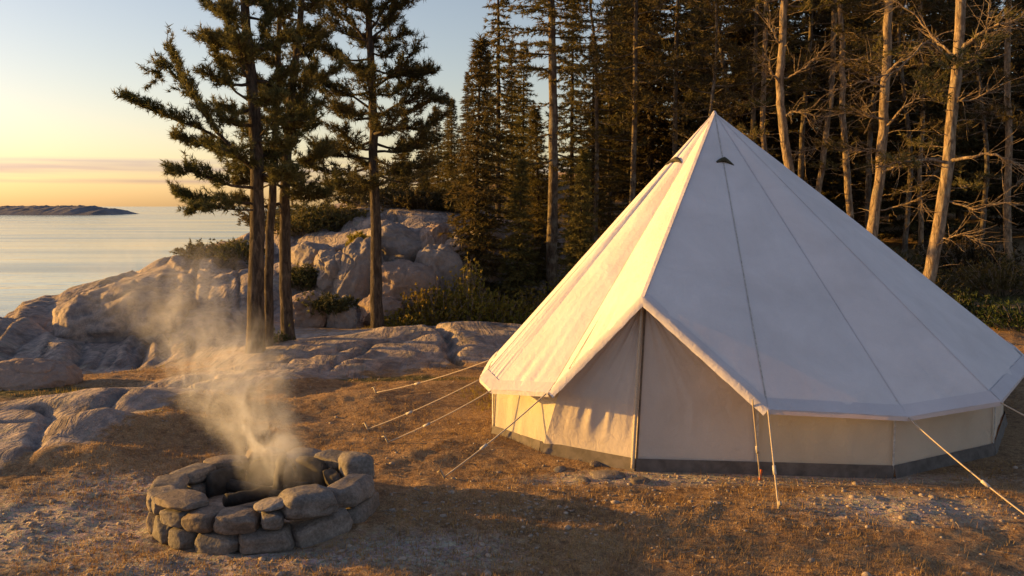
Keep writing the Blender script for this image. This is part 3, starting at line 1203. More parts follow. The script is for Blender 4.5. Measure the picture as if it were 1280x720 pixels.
_, nL = door_panel(-1)
_, nR = door_panel(1)
nD = (nL + nR) / np.linalg.norm(nL + nR)
pp = [Td + (DB - Td) * s for s in np.linspace(0.01, .985, 20)]
strip('zip_tape', pp, .015, M['dark_seam'], .008, nD + np.array([.25, 0, 0]))
mb = MB()
mb.tube(np.array(pp) + nD * .028 + np.array([-.022, 0, 0]), .014, 8)
mb.build('door_pole', M['rope'], tent, loc=TL)
# secondary seams on the door
mb = MB()


# mud flap / groundsheet band
def skirt(seq):
    mb = MB()
    for k, (a, b) in enumerate(zip(seq[:-1], seq[1:])):
        n_ = np.cross(b - a, [0, 0, 1.])
        n_ /= np.linalg.norm(n_)
        if n_ @ ((a + b) / 2 - cen) < 0:
            n_ = -n_
        z = np.array([0, 0, 1.])
        P, q, nn = grid_panel(a + n_ * .012 + z * .095, b + n_ * .012 + z * .095, b + n_ * .035 + z * -.01, a + n_ * .035 + z * -.01, 36, 5,
                              lambda u, v: .006 * fbm(u * 9 + k * 5, v * 2, 3, k) * (.1 + v))
        mb.add(P, None, q)
    return mb.build('mud_flap', M['skirt'], tent, loc=TL)


skirt([wl_rest[-1]] + WP + wl_rest[:-1])
# wall band line above left glow
# vents


def vent(a, b, u, v, s=1.0):
    n_ = outn(a, b)
    c = on_facet(a, b, u, v)
    up = apex - (a + b) / 2
    up = up - n_ * (up @ n_)
    up /= np.linalg.norm(up)
    sd_ = np.cross(up, n_)
    mb = MB()
    # arched hood: chevron shaped roof standing off the canvas
    nseg = 10
    V = []
    for k in range(nseg + 1):
        t = -1 + 2 * k / nseg
        crest = (1 - abs(t) ** 1.3)
        for (dy, dz) in ((.055, .006), (.02, .035), (-.022, .028), (-.03, .006)):
            V.append(c + sd_ * t * .105 * s + up * (crest * .062 - .02 + dy * (.35 + .65 * crest)) * s + n_ * (.008 + dz * (.2 + .8 * crest)))
    i = np.arange(nseg)[:, None] * 4
    q = np.concatenate([np.stack([i + j, i + (j + 1) % 4, i + 4 + (j + 1) % 4, i + 4 + j], -1) for j in range(4)], 0).reshape(-1, 4)
    mb.add(V, None, q)
    return mb.build('vent', M['vent'], tent, loc=TL)


vent(E_dr, E_2, .03, .235, .85)
vent(E_left1, E_dl, .1, .22, .9)
# peak cap
mb = MB()
mb.tube([apex + np.array([0, 0, -.10]), apex + np.array([0, 0, -.03]), apex + np.array([0, 0, .015])], [.075, .035, .010], 10)
mb.build('peak_cap', M['hem'], tent, loc=TL)


# guy ropes with pegs
def rope(p0, p1, sag=.02, r=.0055, peg=True, orange=False):
    t = np.linspace(0, 1, 24)[:, None]
    p0 = np.asarray(p0, float)
    p1 = np.asarray(p1, float)
    P = p0 * (1 - t) + p1 * t
    P[:, 2] -= sag * 4 * (t * (1 - t))[:, 0]
    mb = MB()
    mb.tube(P, r, 6)
    ro = mb.build('guy_rope', M['rope'], tent, loc=TL)
    f = .62
    c = p0 * (1 - f) + p1 * f - np.array([0, 0, sag * 4 * f * (1 - f)])
    dd = (p1 - p0) / np.linalg.norm(p1 - p0)
    mb = MB()
    mb.tube([c - dd * .03, c + dd * .03], [.012, .012], 6)
    sl_ = mb.build('rope_slider', M['seam'], ro)
    sl_.location = (-TL[0], -TL[1], -TL[2])
    if peg:
        d = (p0 - p1) * np.array([1, 1, 0])
        d /= np.linalg.norm(d) + 1e-6
        mb = MB()
        base = p1 + np.array([0, 0, -.06])
        top = p1 + np.array([0, 0, .055]) - d * .03
        mb.tube([base, p1, top, top - d * .02 + np.array([0, 0, -.016])], .010, 6)
        pg = mb.build('peg', M['peg'] if orange else M['peg_wood'], ro)
        pg.location = (-TL[0], -TL[1], -TL[2])


def gnd(px, py):
    q = gp(px, py)
    return np.array([q[0], q[1], hz(q[0], q[1]) + .01])


rope(E_left2 + [0, 0, .0], gnd(460, 541))
rope(E_left1 + [0, 0, .0], gnd(485, 557))
rope(E_dl + [-.02, 0, 0], gnd(555, 595))
rope(rest[-1], gnd(470, 504), .03)
rope(E_dr + [-.10, .03, .07], gnd(950, 600), .0, orange=True)
rope(E_dr, gnd(973, 641), .0)
e2g = gnd(1300, 655)
rope(E_2, e2g)
rope(E_3, np.array([4.7, 5.9, 0]) + 0)
rope(rest[0], np.array([6.2, 7.0, hz(6.2, 7.0)]))


# ------------------------------------------------------------------ trees
def nrm(v):
    return v / (np.linalg.norm(v, axis=-1, keepdims=True) + 1e-9)


class Tree:
    def __init__(self, seed):
        self.r = np.random.default_rng(seed)
        self.wood = MB()
        self.pos = []
        self.dir = []
        self.len = []

    def trunk(self, pts, r0, r1, n=10, flare=1.35, pw=.9):
        pts = np.asarray(pts, float)
        m = 26
        s = np.linspace(0, 1, m)
        t0 = np.linspace(0, 1, len(pts))
        P = np.stack([np.interp(s, t0, pts[:, k]) for k in range(3)], 1)
        # smooth
        for _ in range(3):
            P[1:-1] = (P[:-2] + 2 * P[1:-1] + P[2:]) / 4
        P[1:, :2] += self.r.normal(0, .006, (m - 1, 2))
        rad = r1 + (r0 - r1) * (1 - s) ** pw
        rad = rad * (1 + (flare - 1) * np.exp(-s * 22)) * (1 + self.r.normal(0, .03, m))
        self.wood.tube(P, rad, n)
        self.P = P
        self.rad = rad
        self.z = P[:, 2]
        return self

    def tp(self, z):
        p = np.array([np.interp(z, self.z, self.P[:, k]) for k in range(3)])
        return p, float(np.interp(z, self.z, self.rad))

    def limb(self, pts, r0, r1=.006, n=5, rough=.012, seg=10, mb=None):
        pts = np.asarray(pts, float)
        s = np.linspace(0, 1, seg)
        t0 = np.linspace(0, 1, len(pts))
        P = np.stack([np.interp(s, t0, pts[:, k]) for k in range(3)], 1)
        P[1:-1] = (P[:-2] + 2 * P[1:-1] + P[2:]) / 4
        P[1:] += np.cumsum(self.r.normal(0, rough, (seg - 1, 3)), 0) * .6
        (mb or self.wood).tube(P, r0 + (r1 - r0) * s ** .8, n, cap=False)
        return P

    def tuft(self, p, d, L):
        self.pos.append(p)
        self.dir.append(d)
        self.len.append(L)

    def foliate(self, P, t0=.4, ntw=10, tl=.35, up=.35, L=.09, per=5, flat=1.0, wood=True):
        m = len(P)
        r = self.r
        D = nrm(np.gradient(P, axis=0))
        for k in range(ntw):
            t = t0 + (1 - t0) * (k + r.random()) / ntw
            f = t * (m - 1)
            i0 = min(int(f), m - 2)
            p = P[i0] + (P[i0 + 1] - P[i0]) * (f - i0)
            d = D[i0]
            side = nrm(np.cross(d, [0, 0, 1.])) * (1 if k % 2 else -1)
            w = d * r.uniform(.35, .9) + side * r.uniform(.3, 1.2) + np.array([0, 0, up * r.uniform(-.5, 2.2)]) * flat
            w = nrm(w)
            l = tl * r.uniform(.55, 1.15) * (1.15 - .5 * t)
            e = p + w * l + np.array([0, 0, .25 * l * up])
            if wood:
                self.wood.tube([p, (p + e) / 2 + r.normal(0, .02, 3), e], [.006, .005, .003], 3, cap=False)
            for j in range(per):
                s = (j + 1) / per
                q = p + (e - p) * s + r.normal(0, .02, 3)
                self.tuft(q, nrm(w + np.array([0, 0, .35]) + r.normal(0, .25, 3)), L)
        for j in range(3):
            self.tuft(P[-1], nrm(D[-1] + r.normal(0, .3, 3) + [0, 0, .2]), L * 1.1)

    def auto_pine(self, z0, z1, n, rad, up=.25, prof=None, **kw):
        r = self.r
        g = r.uniform(0, 6.28)
        for k in range(n):
            t = (k + r.random() * .8) / n
            z = z0 + (z1 - z0) * t
            p, tr = self.tp(z)
            g += 2.4 + r.normal(0, .25)
            L = rad * (prof(t) if prof else (1 - .75 * t)) * r.uniform(.65, 1.15)
            u = up * (-.6 + 1.9 * t) + r.normal(0, .10)
            d = np.array([math.cos(g), math.sin(g), u])
            e = p + d * L
            m1 = p + d * L * .5 + np.array([0, 0, -.06 * L])
            e2 = e + np.array([0, 0, .14 * L])
            P = self.limb([p, m1, e2], max(.010, tr * .38), .005)
            self.foliate(P, .32, max(4, int(kw.get('ntw', 10) * (L / rad + .25))), kw.get('tl', .34) * (.5 + .6 * L / rad), kw.get('upt', .35), kw.get('L', .09), kw.get('per', 5))

    def auto_spruce(self, z0, z1, step, rad, nb=6, droop=.25, L=.10, sp=.12, prof=None, wood=True, sparse=0.0):
        r = self.r
        z = z0
        while z < z1:
            t = (z - z0) / (z1 - z0)
            Lb = rad * (prof(t) if prof else (1 - t) ** .85) + .06
            g0 = r.uniform(0, 6.28)
            for k in range(nb):
                if r.random() < sparse:
                    continue
                g = g0 + k * 6.283 / nb + r.normal(0, .18)
                l = Lb * r.uniform(.7, 1.12)
                p, tr = self.tp(min(z + r.normal(0, step * .25), z1))
                s = np.linspace(0, 1, 7)
                dz = -droop * l * (s * 1.6 - s ** 2.4 * .9) + (.30 * l * s if t > .8 else 0)
                P = np.stack([p[0] + np.cos(g) * l * s, p[1] + np.sin(g) * l * s, p[2] + dz], 1)
                P[1:] += r.normal(0, .015, (6, 3))
                if wood:
                    self.wood.tube(P, np.linspace(max(.006, tr * .25), .003, 7), 3, cap=False)
                nt_ = max(2, int(l / sp))
                dv = np.array([math.cos(g), math.sin(g), 0])
                sv = np.array([-dv[1], dv[0], 0])
                for j in range(nt_):
                    ts = (j + .6) / nt_
                    if ts < .12:
                        continue
                    f = ts * 6
                    i0 = min(int(f), 5)
                    q = P[i0] + (P[i0 + 1] - P[i0]) * (f - i0)
                    wl = min(.34, .5 * l) * (1 - .55 * ts) * r.uniform(.7, 1.2)
                    for sgn in (-1, 1):
                        d = nrm(dv * .75 + sv * sgn * r.uniform(.6, 1.1) + np.array([0, 0, -.18 + r.normal(0, .12)]))
                        ntf = max(1, int(wl / (L * .8)))
                        for h in range(ntf):
                            self.tuft(q + d * wl * (h + .2) / ntf, d, L)
                    self.tuft(q, nrm(P[i0 + 1] - P[i0]), L)
            z += step * r.uniform(.8, 1.2) * (1.0 - .35 * t)
        self.tuft(self.tp(z1)[0], np.array([0, 0, 1.]), L)

    def crown(self, k=9, W=.018, spread=.75, name='crown', mat=None, parent=None, loc=(0, 0, 0)):
        pos = np.array(self.pos)
        d = np.array(self.dir)
        L = np.array(self.len)
        n = len(pos)
        r = self.r
        pos = np.repeat(pos, k, 0)
        d = np.repeat(d, k, 0)
        L = np.repeat(L, k) * r.uniform(.6, 1.3, n * k)
        dd = nrm(d + spread * r.normal(size=(n * k, 3)))
        sd_ = nrm(np.cross(dd, r.normal(size=(n * k, 3))))
        w = W * r.uniform(.6, 1.4, n * k)
        a = pos + d * (r.uniform(-.3, .4, n * k) * L)[:, None]
        V = np.stack([a - sd_ * w[:, None] * .5, a + sd_ * w[:, None] * .5, a + dd * L[:, None]], 1).reshape(-1, 3)
        mb = MB()
        mb.add(V, np.arange(len(V)).reshape(-1, 3))
        return mb.build(name, mat, parent, False)


def finish(tr, base, name, label, bark, needle, k=9, W=.018, spread=.75, group=None, cat='tree', at_loc=None):
    root = empty(name, tuple(base))
    tag(root, label, cat, group)
    tr.wood.build('trunk', bark, root)
    if tr.pos:
        tr.crown(k, W, spread, 'crown', needle, root)
    return root


def base_of(px, py, Y):
    q = at(px, py, Y)
    return np.array([q[0], Y, hz(q[0], Y) - .04])


def loc_pts(base, pts, Y):
    """pixel polyline -> local 3-D, optional depth offset"""
    out = []
    for p in pts:
        dy = p[2] if len(p) > 2 else 0
        q = at(p[0], p[1], Y + dy)
        out.append(q - base)
    return np.array(out)


# A: leftmost pine -----------------------------------------------------------
YA = 11.45
bA = base_of(319, 452, YA)
t = Tree(11)
t.trunk(loc_pts(bA, [(319, 456), (320, 340), (322, 230), (318, 120), (308, 40), (302, -40), (300, -90)], YA), .115, .028, 12, 1.25)
for pl, r0, nt_, tl in [
    ([(321, 215), (285, 180, -.3), (262, 150, -.4), (240, 118, -.5), (215, 62, -.6)], .035, 26, .26),
    ([(262, 150, -.4), (238, 120, -.2), (205, 75, -.1), (190, 95, 0)], .016, 14, .22),
    ([(300, 195), (262, 165, -.2), (225, 152, -.3), (190, 140, -.4), (160, 125, -.4)], .024, 26, .17),
    ([(322, 235), (290, 232, -.3), (262, 225, -.5), (235, 212, -.5), (212, 214, -.5)], .025, 24, .2),
    ([(322, 255), (280, 250, -.2), (245, 252, -.3), (222, 240, -.5)], .018, 20, .18),
    ([(322, 262), (300, 265, -.4), (262, 262, -.6), (235, 268, -.6)], .014, 14, .16),
    ([(321, 205), (285, 195, .2), (255, 182, .3), (222, 172, .3)], .018, 20, .2),
    ([(318, 130), (290, 110), (270, 70), (262, 45)], .02, 16, .24),
    ([(316, 110), (300, 80, -.3), (285, 40, -.4), (278, 12, -.4)], .018, 18, .25),
    ([(312, 70), (330, 40), (338, 5)], .015, 14, .22),
    ([(310, 60), (292, 30, .3), (284, 0, .3), (280, -30, .3)], .015, 14, .24),
    ([(320, 175), (345, 150, -.3), (352, 120, -.4)], .015, 12, .2),
    ([(321, 240), (345, 225, -.3), (365, 215, -.4)], .015, 14, .2),
]:
    P = t.limb(loc_pts(bA, pl, YA), r0, .005, rough=.014, seg=12)
    t.foliate(P, .28, int(nt_ * 1.5), tl * 1.1, .5, .07, 8)
t.auto_pine(2.30, 5.6, 36, .74, .3, prof=lambda s: 1.0 - .45 * s, ntw=18, tl=.30, L=.07, per=7)
finish(t, bA, 'pine_tree', 'leaning pine with long left-reaching boughs, leftmost of the three trunks standing together', M['bark'], M['needle_pine'], 14, .0105, .95, 'pines on the rock by the sea')

# B: thin middle trunk
YB = 11.9
bB = base_of(334, 447, YB)
t = Tree(12)
t.trunk(loc_pts(bB, [(335, 452), (336, 330), (341, 230), (347, 120), (350, 0), (350, -60)], YB), .065, .02, 9, 1.2)
t.auto_pine(2.3, 4.4, 16, .42, .1, prof=lambda s: 1.0 - .5 * s, ntw=9, tl=.2, L=.06)
t.auto_pine(4.4, 5.6, 10, .2, .1, ntw=5, tl=.12, L=.05)
finish(t, bB, 'pine_tree', 'slender pine with a thin straight stem, middle of the three trunks standing together', M['bark'], M['needle_pine'], 14, .0105, .95, 'pines on the rock by the sea')

# C: right of the three
YC = 12.4
bC = base_of(358, 438, YC)
t = Tree(13)
t.trunk(loc_pts(bC, [(362, 442), (357, 400), (356, 300), (356, 200), (364, 120), (372, 60), (380, -20), (384, -70)], YC), .095, .028, 12, 1.7)
for pl in ([(358, 190), (372, 150, -.3), (385, 112, -.4), (395, 75, -.4)], [(360, 150), (375, 130, .3), (392, 60, .4)], [(358, 215), (385, 200, -.4), (408, 195, -.5)], [(358, 235), (330, 226, -.4), (305, 232, -.5)],
           [(357, 245), (385, 250, -.3), (412, 245, -.4)]):
    P = t.limb(loc_pts(bC, pl, YC), .02, .005, rough=.014, seg=12)
    t.foliate(P, .25, 24, .24, .5, .07, 8)
t.auto_pine(1.95, 5.8, 28, .70, .2, prof=lambda s: 1.0 - .35 * s, ntw=15, tl=.28, L=.07, per=7)
finish(t, bC, 'pine_tree', 'pine with a trunk flared at the foot, rightmost of the three trunks standing together', M['bark'], M['needle_pine'], 14, .0105, .95, 'pines on the rock by the sea')

# D: single pine
YD = 14.2
bD = base_of(471, 415, YD)
t = Tree(14)
t.trunk(loc_pts(bD, [(472, 420), (470, 330), (468, 230), (466, 130), (462, 50), (460, -20), (458, -90)], YD), .100, .028, 12, 1.25)
for pl, nt_ in [([(467, 150), (500, 130, -.3), (530, 122, -.4), (552, 128, -.4)], 20), ([(468, 170), (500, 160, .2), (530, 165, .2), (548, 150, .2)], 16), ([(466, 110), (495, 95), (520, 100), (538, 92)], 18),
                ([(467, 140), (440, 120), (405, 110), (388, 100)], 16), ([(465, 100), (430, 80), (400, 60), (385, 45)], 16), ([(462, 60), (440, 30), (415, 15), (400, -10)], 14),
                ([(462, 50), (485, 30), (500, 12)], 12), ([(468, 190), (500, 195), (535, 175)], 14), ([(468, 200), (430, 195), (395, 190)], 14), ([(462, 40), (480, 10), (498, -20)], 12),
                ([(468, 225, 0), (440, 228, -.4), (415, 238, -.5)], 12), ([(468, 215, 0), (490, 222, -.5), (510, 215, -.5)], 10)]:
    P = t.limb(loc_pts(bD, pl, YD), .025, .005, rough=.016, seg=12)
    t.foliate(P, .25, int(nt_ * 1.5), .32, .45, .08, 8)
t.auto_pine(2.3, 6.9, 50, 1.12, .1, prof=lambda s: 1.0 - .45 * s, ntw=16, tl=.36, L=.085, per=7)
finish(t, bD, 'pine_tree', 'broad dark pine on a single straight trunk between the three trunks and the forest', M['bark'], M['needle_pine'], 14, .012, .95, 'pines on the rock by the sea')

# E: pale barked tree before the forest
YE = 18.0
bE = base_of(690, 382, YE)
t = Tree(15)
t.trunk(loc_pts(bE, [(689, 386), (690, 300), (692, 200), (691, 100), (689, 0), (688, -80)], YE), .125, .05, 10, 1.15)
t.auto_spruce(4.7, 9.0, .30, 1.15, 6, -.02, .10, .12, prof=lambda s: (1 - .6 * s))
t.auto_spruce(3.0, 4.6, .5, .95, 5, .22, .09, .16, sparse=.35)
finish(t, bE, 'spruce_tree', 'tall spruce with a slim pale trunk, standing clear of the forest left of the tent', M['bark_pale'], M['needle_spruce'], 8, .020, .5, 'forest spruces')

# ---- prototypes for the forest
SL = (0, 0, 0)


def spruce_proto(seed, H, rad, z0, nb, step, mat, droop=.25, r0=.09, k=8, W=.026, L=.12, sp=.14, sparse=0., lean=.1, prof=None):
    t = Tree(seed)
    r = t.r
    t.trunk([(0, 0, -.15), (r.normal(0, lean * .4), r.normal(0, lean * .4), H * .5), (r.normal(0, lean), r.normal(0, lean), H)], r0, .012, 8, 1.2)
    t.auto_spruce(z0, H, step, rad, nb, droop, L, sp, sparse=sparse, prof=prof)
    return t


PROTO = {}


def plant(kind, px, py, Y, s, rz, label, group=None, base=None, cat='tree', sz=None, lean=(0, 0)):
    b = base if base is not None else base_of(px, py, Y)
    if kind not in PROTO:
        t, name, bark, ndl, k, W, spread = MAKE[kind]()
        root = finish(t, b, name, label, bark, ndl, k, W, spread, group, cat)
        PROTO[kind] = root
    else:
        root = copy_tree(PROTO[kind])
        for key in ('group',):
            if key in root:
                del root[key]
        tag(root, label, cat, group)
    root.location = tuple(b)
    root.rotation_euler = (lean[0], lean[1], rz)
    root.scale = (s, s, sz or s)
    return root


def pine_back(seed):
    t = Tree(seed)
    r = t.r
    t.trunk([(0, 0, -.15), (r.normal(0, .1), r.normal(0, .1), 3), (r.normal(0, .25), r.normal(0, .25), 6), (r.normal(0, .35), r.normal(0, .35), 8.6)], .075, .02, 8, 1.2)
    # dead snags low down
    for z in np.arange(1.2, 4.2, .28):
        p, tr = t.tp(z)
        g = r.uniform(0, 6.28)
        L = r.uniform(.3, .9)
        t.limb([p, p + np.array([math.cos(g), math.sin(g), .1]) * L * .5, p + np.array([math.cos(g), math.sin(g), .05]) * L], .012, .003, 4, .02, 7)
    t.auto_pine(3.6, 8.6, 38, 1.35, .2, prof=lambda s: 1.0 - .5 * s, ntw=9, tl=.42, L=.11, per=4)
    return t


MAKE = {
    'sp1': lambda: (spruce_proto(31, 5.2, .85, .35, 8, .17, None, .22, .06), 'spruce_tree', M['bark'], M['needle_spruce'], 7, .022, .5),
    'sp2': lambda: (spruce_proto(32, 8.0, 1.25, .8, 8, .24, None, .28, .09), 'spruce_tree', M['bark'], M['needle_spruce'], 7, .028, .5),
    'sp3': lambda: (spruce_proto(33, 8.5, .85, 2.0, 7, .26, None, .30, .09, sparse=.15), 'spruce_tree', M['bark'], M['needle_spruce'], 7, .028, .5),
    'sp4': lambda: (spruce_proto(34, 9.5, 1.6, .6, 9, .27, None, .25, .11, k=7, W=.04, L=.16, sp=.17), 'spruce_tree', M['bark'], M['needle_back'], 7, .042, .5),
    'sp5': lambda: (spruce_proto(35, 9.0, 1.5, 1.2, 8, .27, None, .32, .11, k=7, W=.04, L=.16, sp=.17, lean=.25), 'spruce_tree', M['bark'], M['needle_back'], 7, .042, .5),
    'pb1': lambda: (pine_back(36), 'pine_tree', M['bark_pale'], M['needle_spruce'], 7, .020, .8),
    'pb2': lambda: (pine_back(37), 'pine_tree', M['bark_pale'], M['needle_back'], 7, .020, .8),
}

G1 = 'young spruces beside the granite outcrop'
plant('sp1', 597, 360, 17.6, 1.0, .3, 'slim pointed young spruce in front of the outcrop, its tip against open sky', G1, sz=1.03)
plant('sp1', 648, 385, 17.2, .62, 1.3, 'short bushy young spruce between the yellow bushes and the pale trunk', G1)
plant('sp1', 565, 300, 22.5, .55, 2.3, 'small distant spruce left of the slim pointed one', G1)
plant('sp1', 548, 300, 23.5, .50, 4.1, 'small distant spruce nearest to the broad dark pine', G1)
plant('sp1', 530, 300, 24.5, .42, 5.1, 'tiny distant spruce just right of the broad dark pine crown', G1)
plant('sp1', 505, 300, 25.0, .5, 1.1, 'tiny distant spruce peeping behind the broad dark pine', G1)
plant('sp3', 622, 340, 19.5, .80, .9, 'tall narrow spruce just right of the slim pointed one, top out of view', 'forest spruces', sz=.85)
plant('sp2', 655, 330, 21.0, .60, 2.9, 'spruce between the tall narrow one and the pale slim trunk', 'forest spruces')
plant('sp3', 715, 330, 20.5, .78, 4.3, 'narrow spruce just right of the pale slim trunk', 'forest spruces')
plant('sp2', 738, 330, 19.5, .66, 5.3, 'full spruce behind the left roof slope of the tent, second right of the pale trunk', 'forest spruces')
plant('sp1', 725, 360, 16.8, .62, .6, 'low young spruce close behind the left roof slope of the tent', G1)
plant('sp1', 672, 370, 18.6, .72, 3.6, 'young spruce with low boughs just left of the pale slim trunk', G1)
plant('sp3', 760, 330, 21.5, .85, 1.0, 'thin spruce right of the full one, seen above the left roof slope', 'forest spruces')
plant('pb1', 786, 350, 18.5, .95, 2.0, 'tall pine with orange lit stem above the left roof slope of the tent', 'forest pines', sz=1.05)
plant('pb1', 742, 345, 19.0, .8, 3.7, 'thin pine with bare snags right of the pale slim trunk', 'forest pines')
plant('pb1', 845, 350, 19.0, .95, 5.0, 'pine behind the tent, first left of the peak', 'forest pines')
plant('pb2', 905, 350, 20.0, 1.0, .5, 'dark pine straight above the tent peak', 'forest pines')
plant('pb1', 935, 350, 18.0, .9, 1.2, 'pine behind the tent, first right of the peak', 'forest pines')

# background rows (dense, dark)
zones = []
rows = [(22.5, 1.7, [4, 5]), (26, 2.0, [5, 4]), (30.5, 2.4, [4, 5]), (36, 3.0, [5, 4])]
rnames = ['front', 'second', 'third', 'last']
ordn = ['first', 'second', 'third', 'fourth', 'fifth', 'sixth', 'seventh', 'eighth', 'ninth', 'tenth', 'eleventh', 'twelfth', 'thirteenth', 'fourteenth', 'fifteenth']
rb = np.random.default_rng(99)
for ri, (Y, sp, kinds) in enumerate(rows):
    x = ((812, 790, 775, 800)[ri] - 640) / FOC * Y
    j = 0
    xmax = (1330 - 640) / FOC * Y + (1 if ri else 0)
    while x < xmax:
        yy = Y + rb.normal(0, .6)
        kind = 'sp%d' % kinds[j % 2]
        s = rb.uniform(.82, 1.1)
        lab = '%s dark spruce from the left, %s row of the wood behind the tent' % (ordn[j], rnames[ri])
        plant(kind, 0, 0, 0, s, rb.uniform(0, 6.28), lab, 'dark spruces of the deep wood', base=np.array([x, yy, hz(x, yy) - .05]))
        x += sp * rb.uniform(.75, 1.2)
        j += 1
# lower left far treeline behind the pines
for j, (px, Y, s) in enumerate([(585, 30, .5), (560, 33, .42), (535, 36, .42), (505, 34, .38), (478, 36, .40), (450, 33, .36), (425, 36, .38), (395, 33, .34), (370, 36, .32), (610, 28, .55), (640, 27, .6)]):
    q = at(px, 300, Y)
    plant('sp%d' % (2 + j % 2), 0, 0, 0, s, j * 1.3, 'small far spruce above the outcrop, %s from the left' % ordn[[0, 0, 0, 0, 0, 0, 0, 0, 0, 0, 0][0] + {370: 0, 395: 1, 425: 2, 450: 3, 478: 4, 505: 5, 535: 6, 560: 7, 585: 8, 610: 9, 640: 10}[px]],
          'small far spruces above the outcrop', base=np.array([q[0], Y, hz(q[0], Y) - .05]))


# ---- bare limbed pines on the right
def bare(px_pts, Y, r0, r1, limbs, seed, label, crown_z=None, twigs=True, ncr=20, rcr=.9):
    b = base_of(px_pts[0][0], px_pts[0][1], Y)
    t = Tree(seed)
    t.trunk(loc_pts(b, px_pts, Y), r0, r1, 12, 1.1, .8)
    root = empty('bare_limbed_pine', tuple(b))
    tag(root, label, 'tree', 'bare limbed pines right of the tent')
    if crown_z:
        t.auto_pine(crown_z, t.z[-1], ncr, rcr, .15, ntw=10, tl=.35, L=.09)
    # small snags along the trunk
    for z in np.arange(.9, (crown_z or 6), .17):
        p, tr = t.tp(z)
        g = t.r.uniform(0, 6.28)
        L = t.r.uniform(.12, .5)
        P = t.limb([p, p + np.array([math.cos(g), math.sin(g), .25]) * L * .5, p + np.array([math.cos(g), math.sin(g), .1]) * L], .010, .003, 4, .02, 6)
        if z > 1.9 and t.r.random() < .22 + .10 * (z - 1.9):
            P = t.limb([P[-1], P[-1] + np.array([math.cos(g), math.sin(g), .0]) * .35, P[-1] + np.array([math.cos(g + .2), math.sin(g + .2), .1]) * .8], .007, .003, 4, .02, 8)
            t.foliate(P, .05, 9, .34, .25, .085, 5)
        if t.r.random() < .5:
            t.limb([P[3], P[3] + t.r.normal(0, .12, 3)], .005, .002, 3, .01, 4)
    t.wood.build('trunk', M['bark_lit'], root)
    for pl, lr in limbs:
        mb = MB()
        P = t.limb(loc_pts(b, pl, Y), lr * 1.25, .008, 7, .018, 22, mb)
        if twigs:
            for k in range(24):
                i0 = t.r.integers(4, 21)
                d = nrm(P[min(i0 + 1, 21)] - P[i0 - 1]) + t.r.normal(0, .55, 3)
                L = t.r.uniform(.12, .45)
                Q_ = t.limb([P[i0], P[i0] + d * L * .5 + t.r.normal(0, .03, 3), P[i0] + d * L + [0, 0, t.r.uniform(-.1, .12)]], .006, .002, 4, .014, 7, mb)
                if t.r.random() < .6:
                    t.limb([Q_[3], Q_[3] + d * L * .3 + t.r.normal(0, .08, 3)], .004, .002, 3, .01, 4, mb)
        mb.build('branch', M['bark_lit'], root)
    if t.pos:
        t.crown(8, .016, .8, 'crown', M['needle_spruce'], root)
    return root


bare([(1152, 385), (1166, 330), (1181, 240), (1188, 170), (1196, 90), (1201, 20), (1204, -80), (1206, -160)], 13.6, .098, .055, [
    ([(1184, 200), (1215, 195, -.3), (1240, 187, -.5), (1262, 198, -.6), (1290, 215, -.7)], .026),
    ([(1184, 202), (1150, 200, -.2), (1120, 205, -.4), (1098, 212, -.5)], .022),
    ([(1197, 68), (1225, 40, -.3), (1250, 28, -.5), (1290, 20, -.6)], .030),
    ([(1196, 72), (1170, 50, .3), (1150, 22, .5), (1120, 0, .6)], .018),
    ([(1196, 80), (1160, 52, -.3), (1125, 88, -.5), (1090, 100, -.6)], .016),
    ([(1190, 130), (1215, 122, -.2), (1240, 108, -.3)], .016),
    ([(1196, 82), (1225, 72, -.4), (1234, 45, -.4), (1240, -20, -.4)], .018),
    ([(1180, 250), (1215, 262, -.3), (1250, 250, -.4), (1290, 262, -.5)], .014),
    ([(1172, 300), (1200, 292, -.3), (1225, 300, -.4)], .010)], 51,
    'stout leaning pine with orange lit bark and crooked bare limbs, nearest the right edge', 5.6)
bare([(1085, 325), (1093, 270), (1101, 210), (1105, 130), (1109, 60), (1112, -20), (1114, -110)], 15.2, .095, .05, [
    ([(1104, 160), (1125, 140, -.3), (1150, 125, -.4), (1180, 110, -.5)], .020),
    ([(1104, 150), (1090, 145, -.3), (1082, 138, -.3)], .018),
    ([(1106, 95), (1135, 70, -.3), (1165, 50, -.5), (1198, 38, -.6)], .026),
    ([(1107, 92), (1080, 72, .2), (1060, 70, .3), (1045, 85, .4)], .016),
    ([(1101, 215), (1130, 204, -.3), (1160, 202, -.5), (1190, 200, -.6)], .020),
    ([(1098, 262), (1125, 258, -.2), (1145, 250, -.3), (1160, 262, -.4)], .012),
    ([(1107, 110), (1085, 98, -.3), (1060, 100, -.4), (1035, 110, -.5)], .014),
    ([(1103, 190), (1085, 186, -.3), (1065, 190, -.4)], .012)], 52,
    'pine with orange lit bark and twisted bare limbs, second trunk from the right edge', 5.4)
bare([(1068, 330), (1062, 270), (1058, 200), (1052, 140), (1054, 80), (1050, 0), (1050, -80)], 17.0, .070, .04, [
    ([(1058, 190), (1040, 178), (1015, 184, -.3), (1000, 190, -.3)], .014),
    ([(1056, 150), (1040, 142), (1020, 150)], .012),
    ([(1054, 90), (1075, 75), (1095, 78)], .012)], 53,
    'slim crooked pine left of the twisted one, dim grey bark', 5.8)
bare([(1018, 300), (1022, 240), (1033, 170), (1040, 110), (1042, 40), (1045, -40), (1045, -100)], 18.0, .065, .04, [
    ([(1030, 190), (1010, 185), (990, 195)], .010), ([(1038, 120), (1020, 100), (1010, 80)], .012)], 54,
    'thin shaded pine leaning right, between the crooked pine and the lit one behind the tent', 6.0)
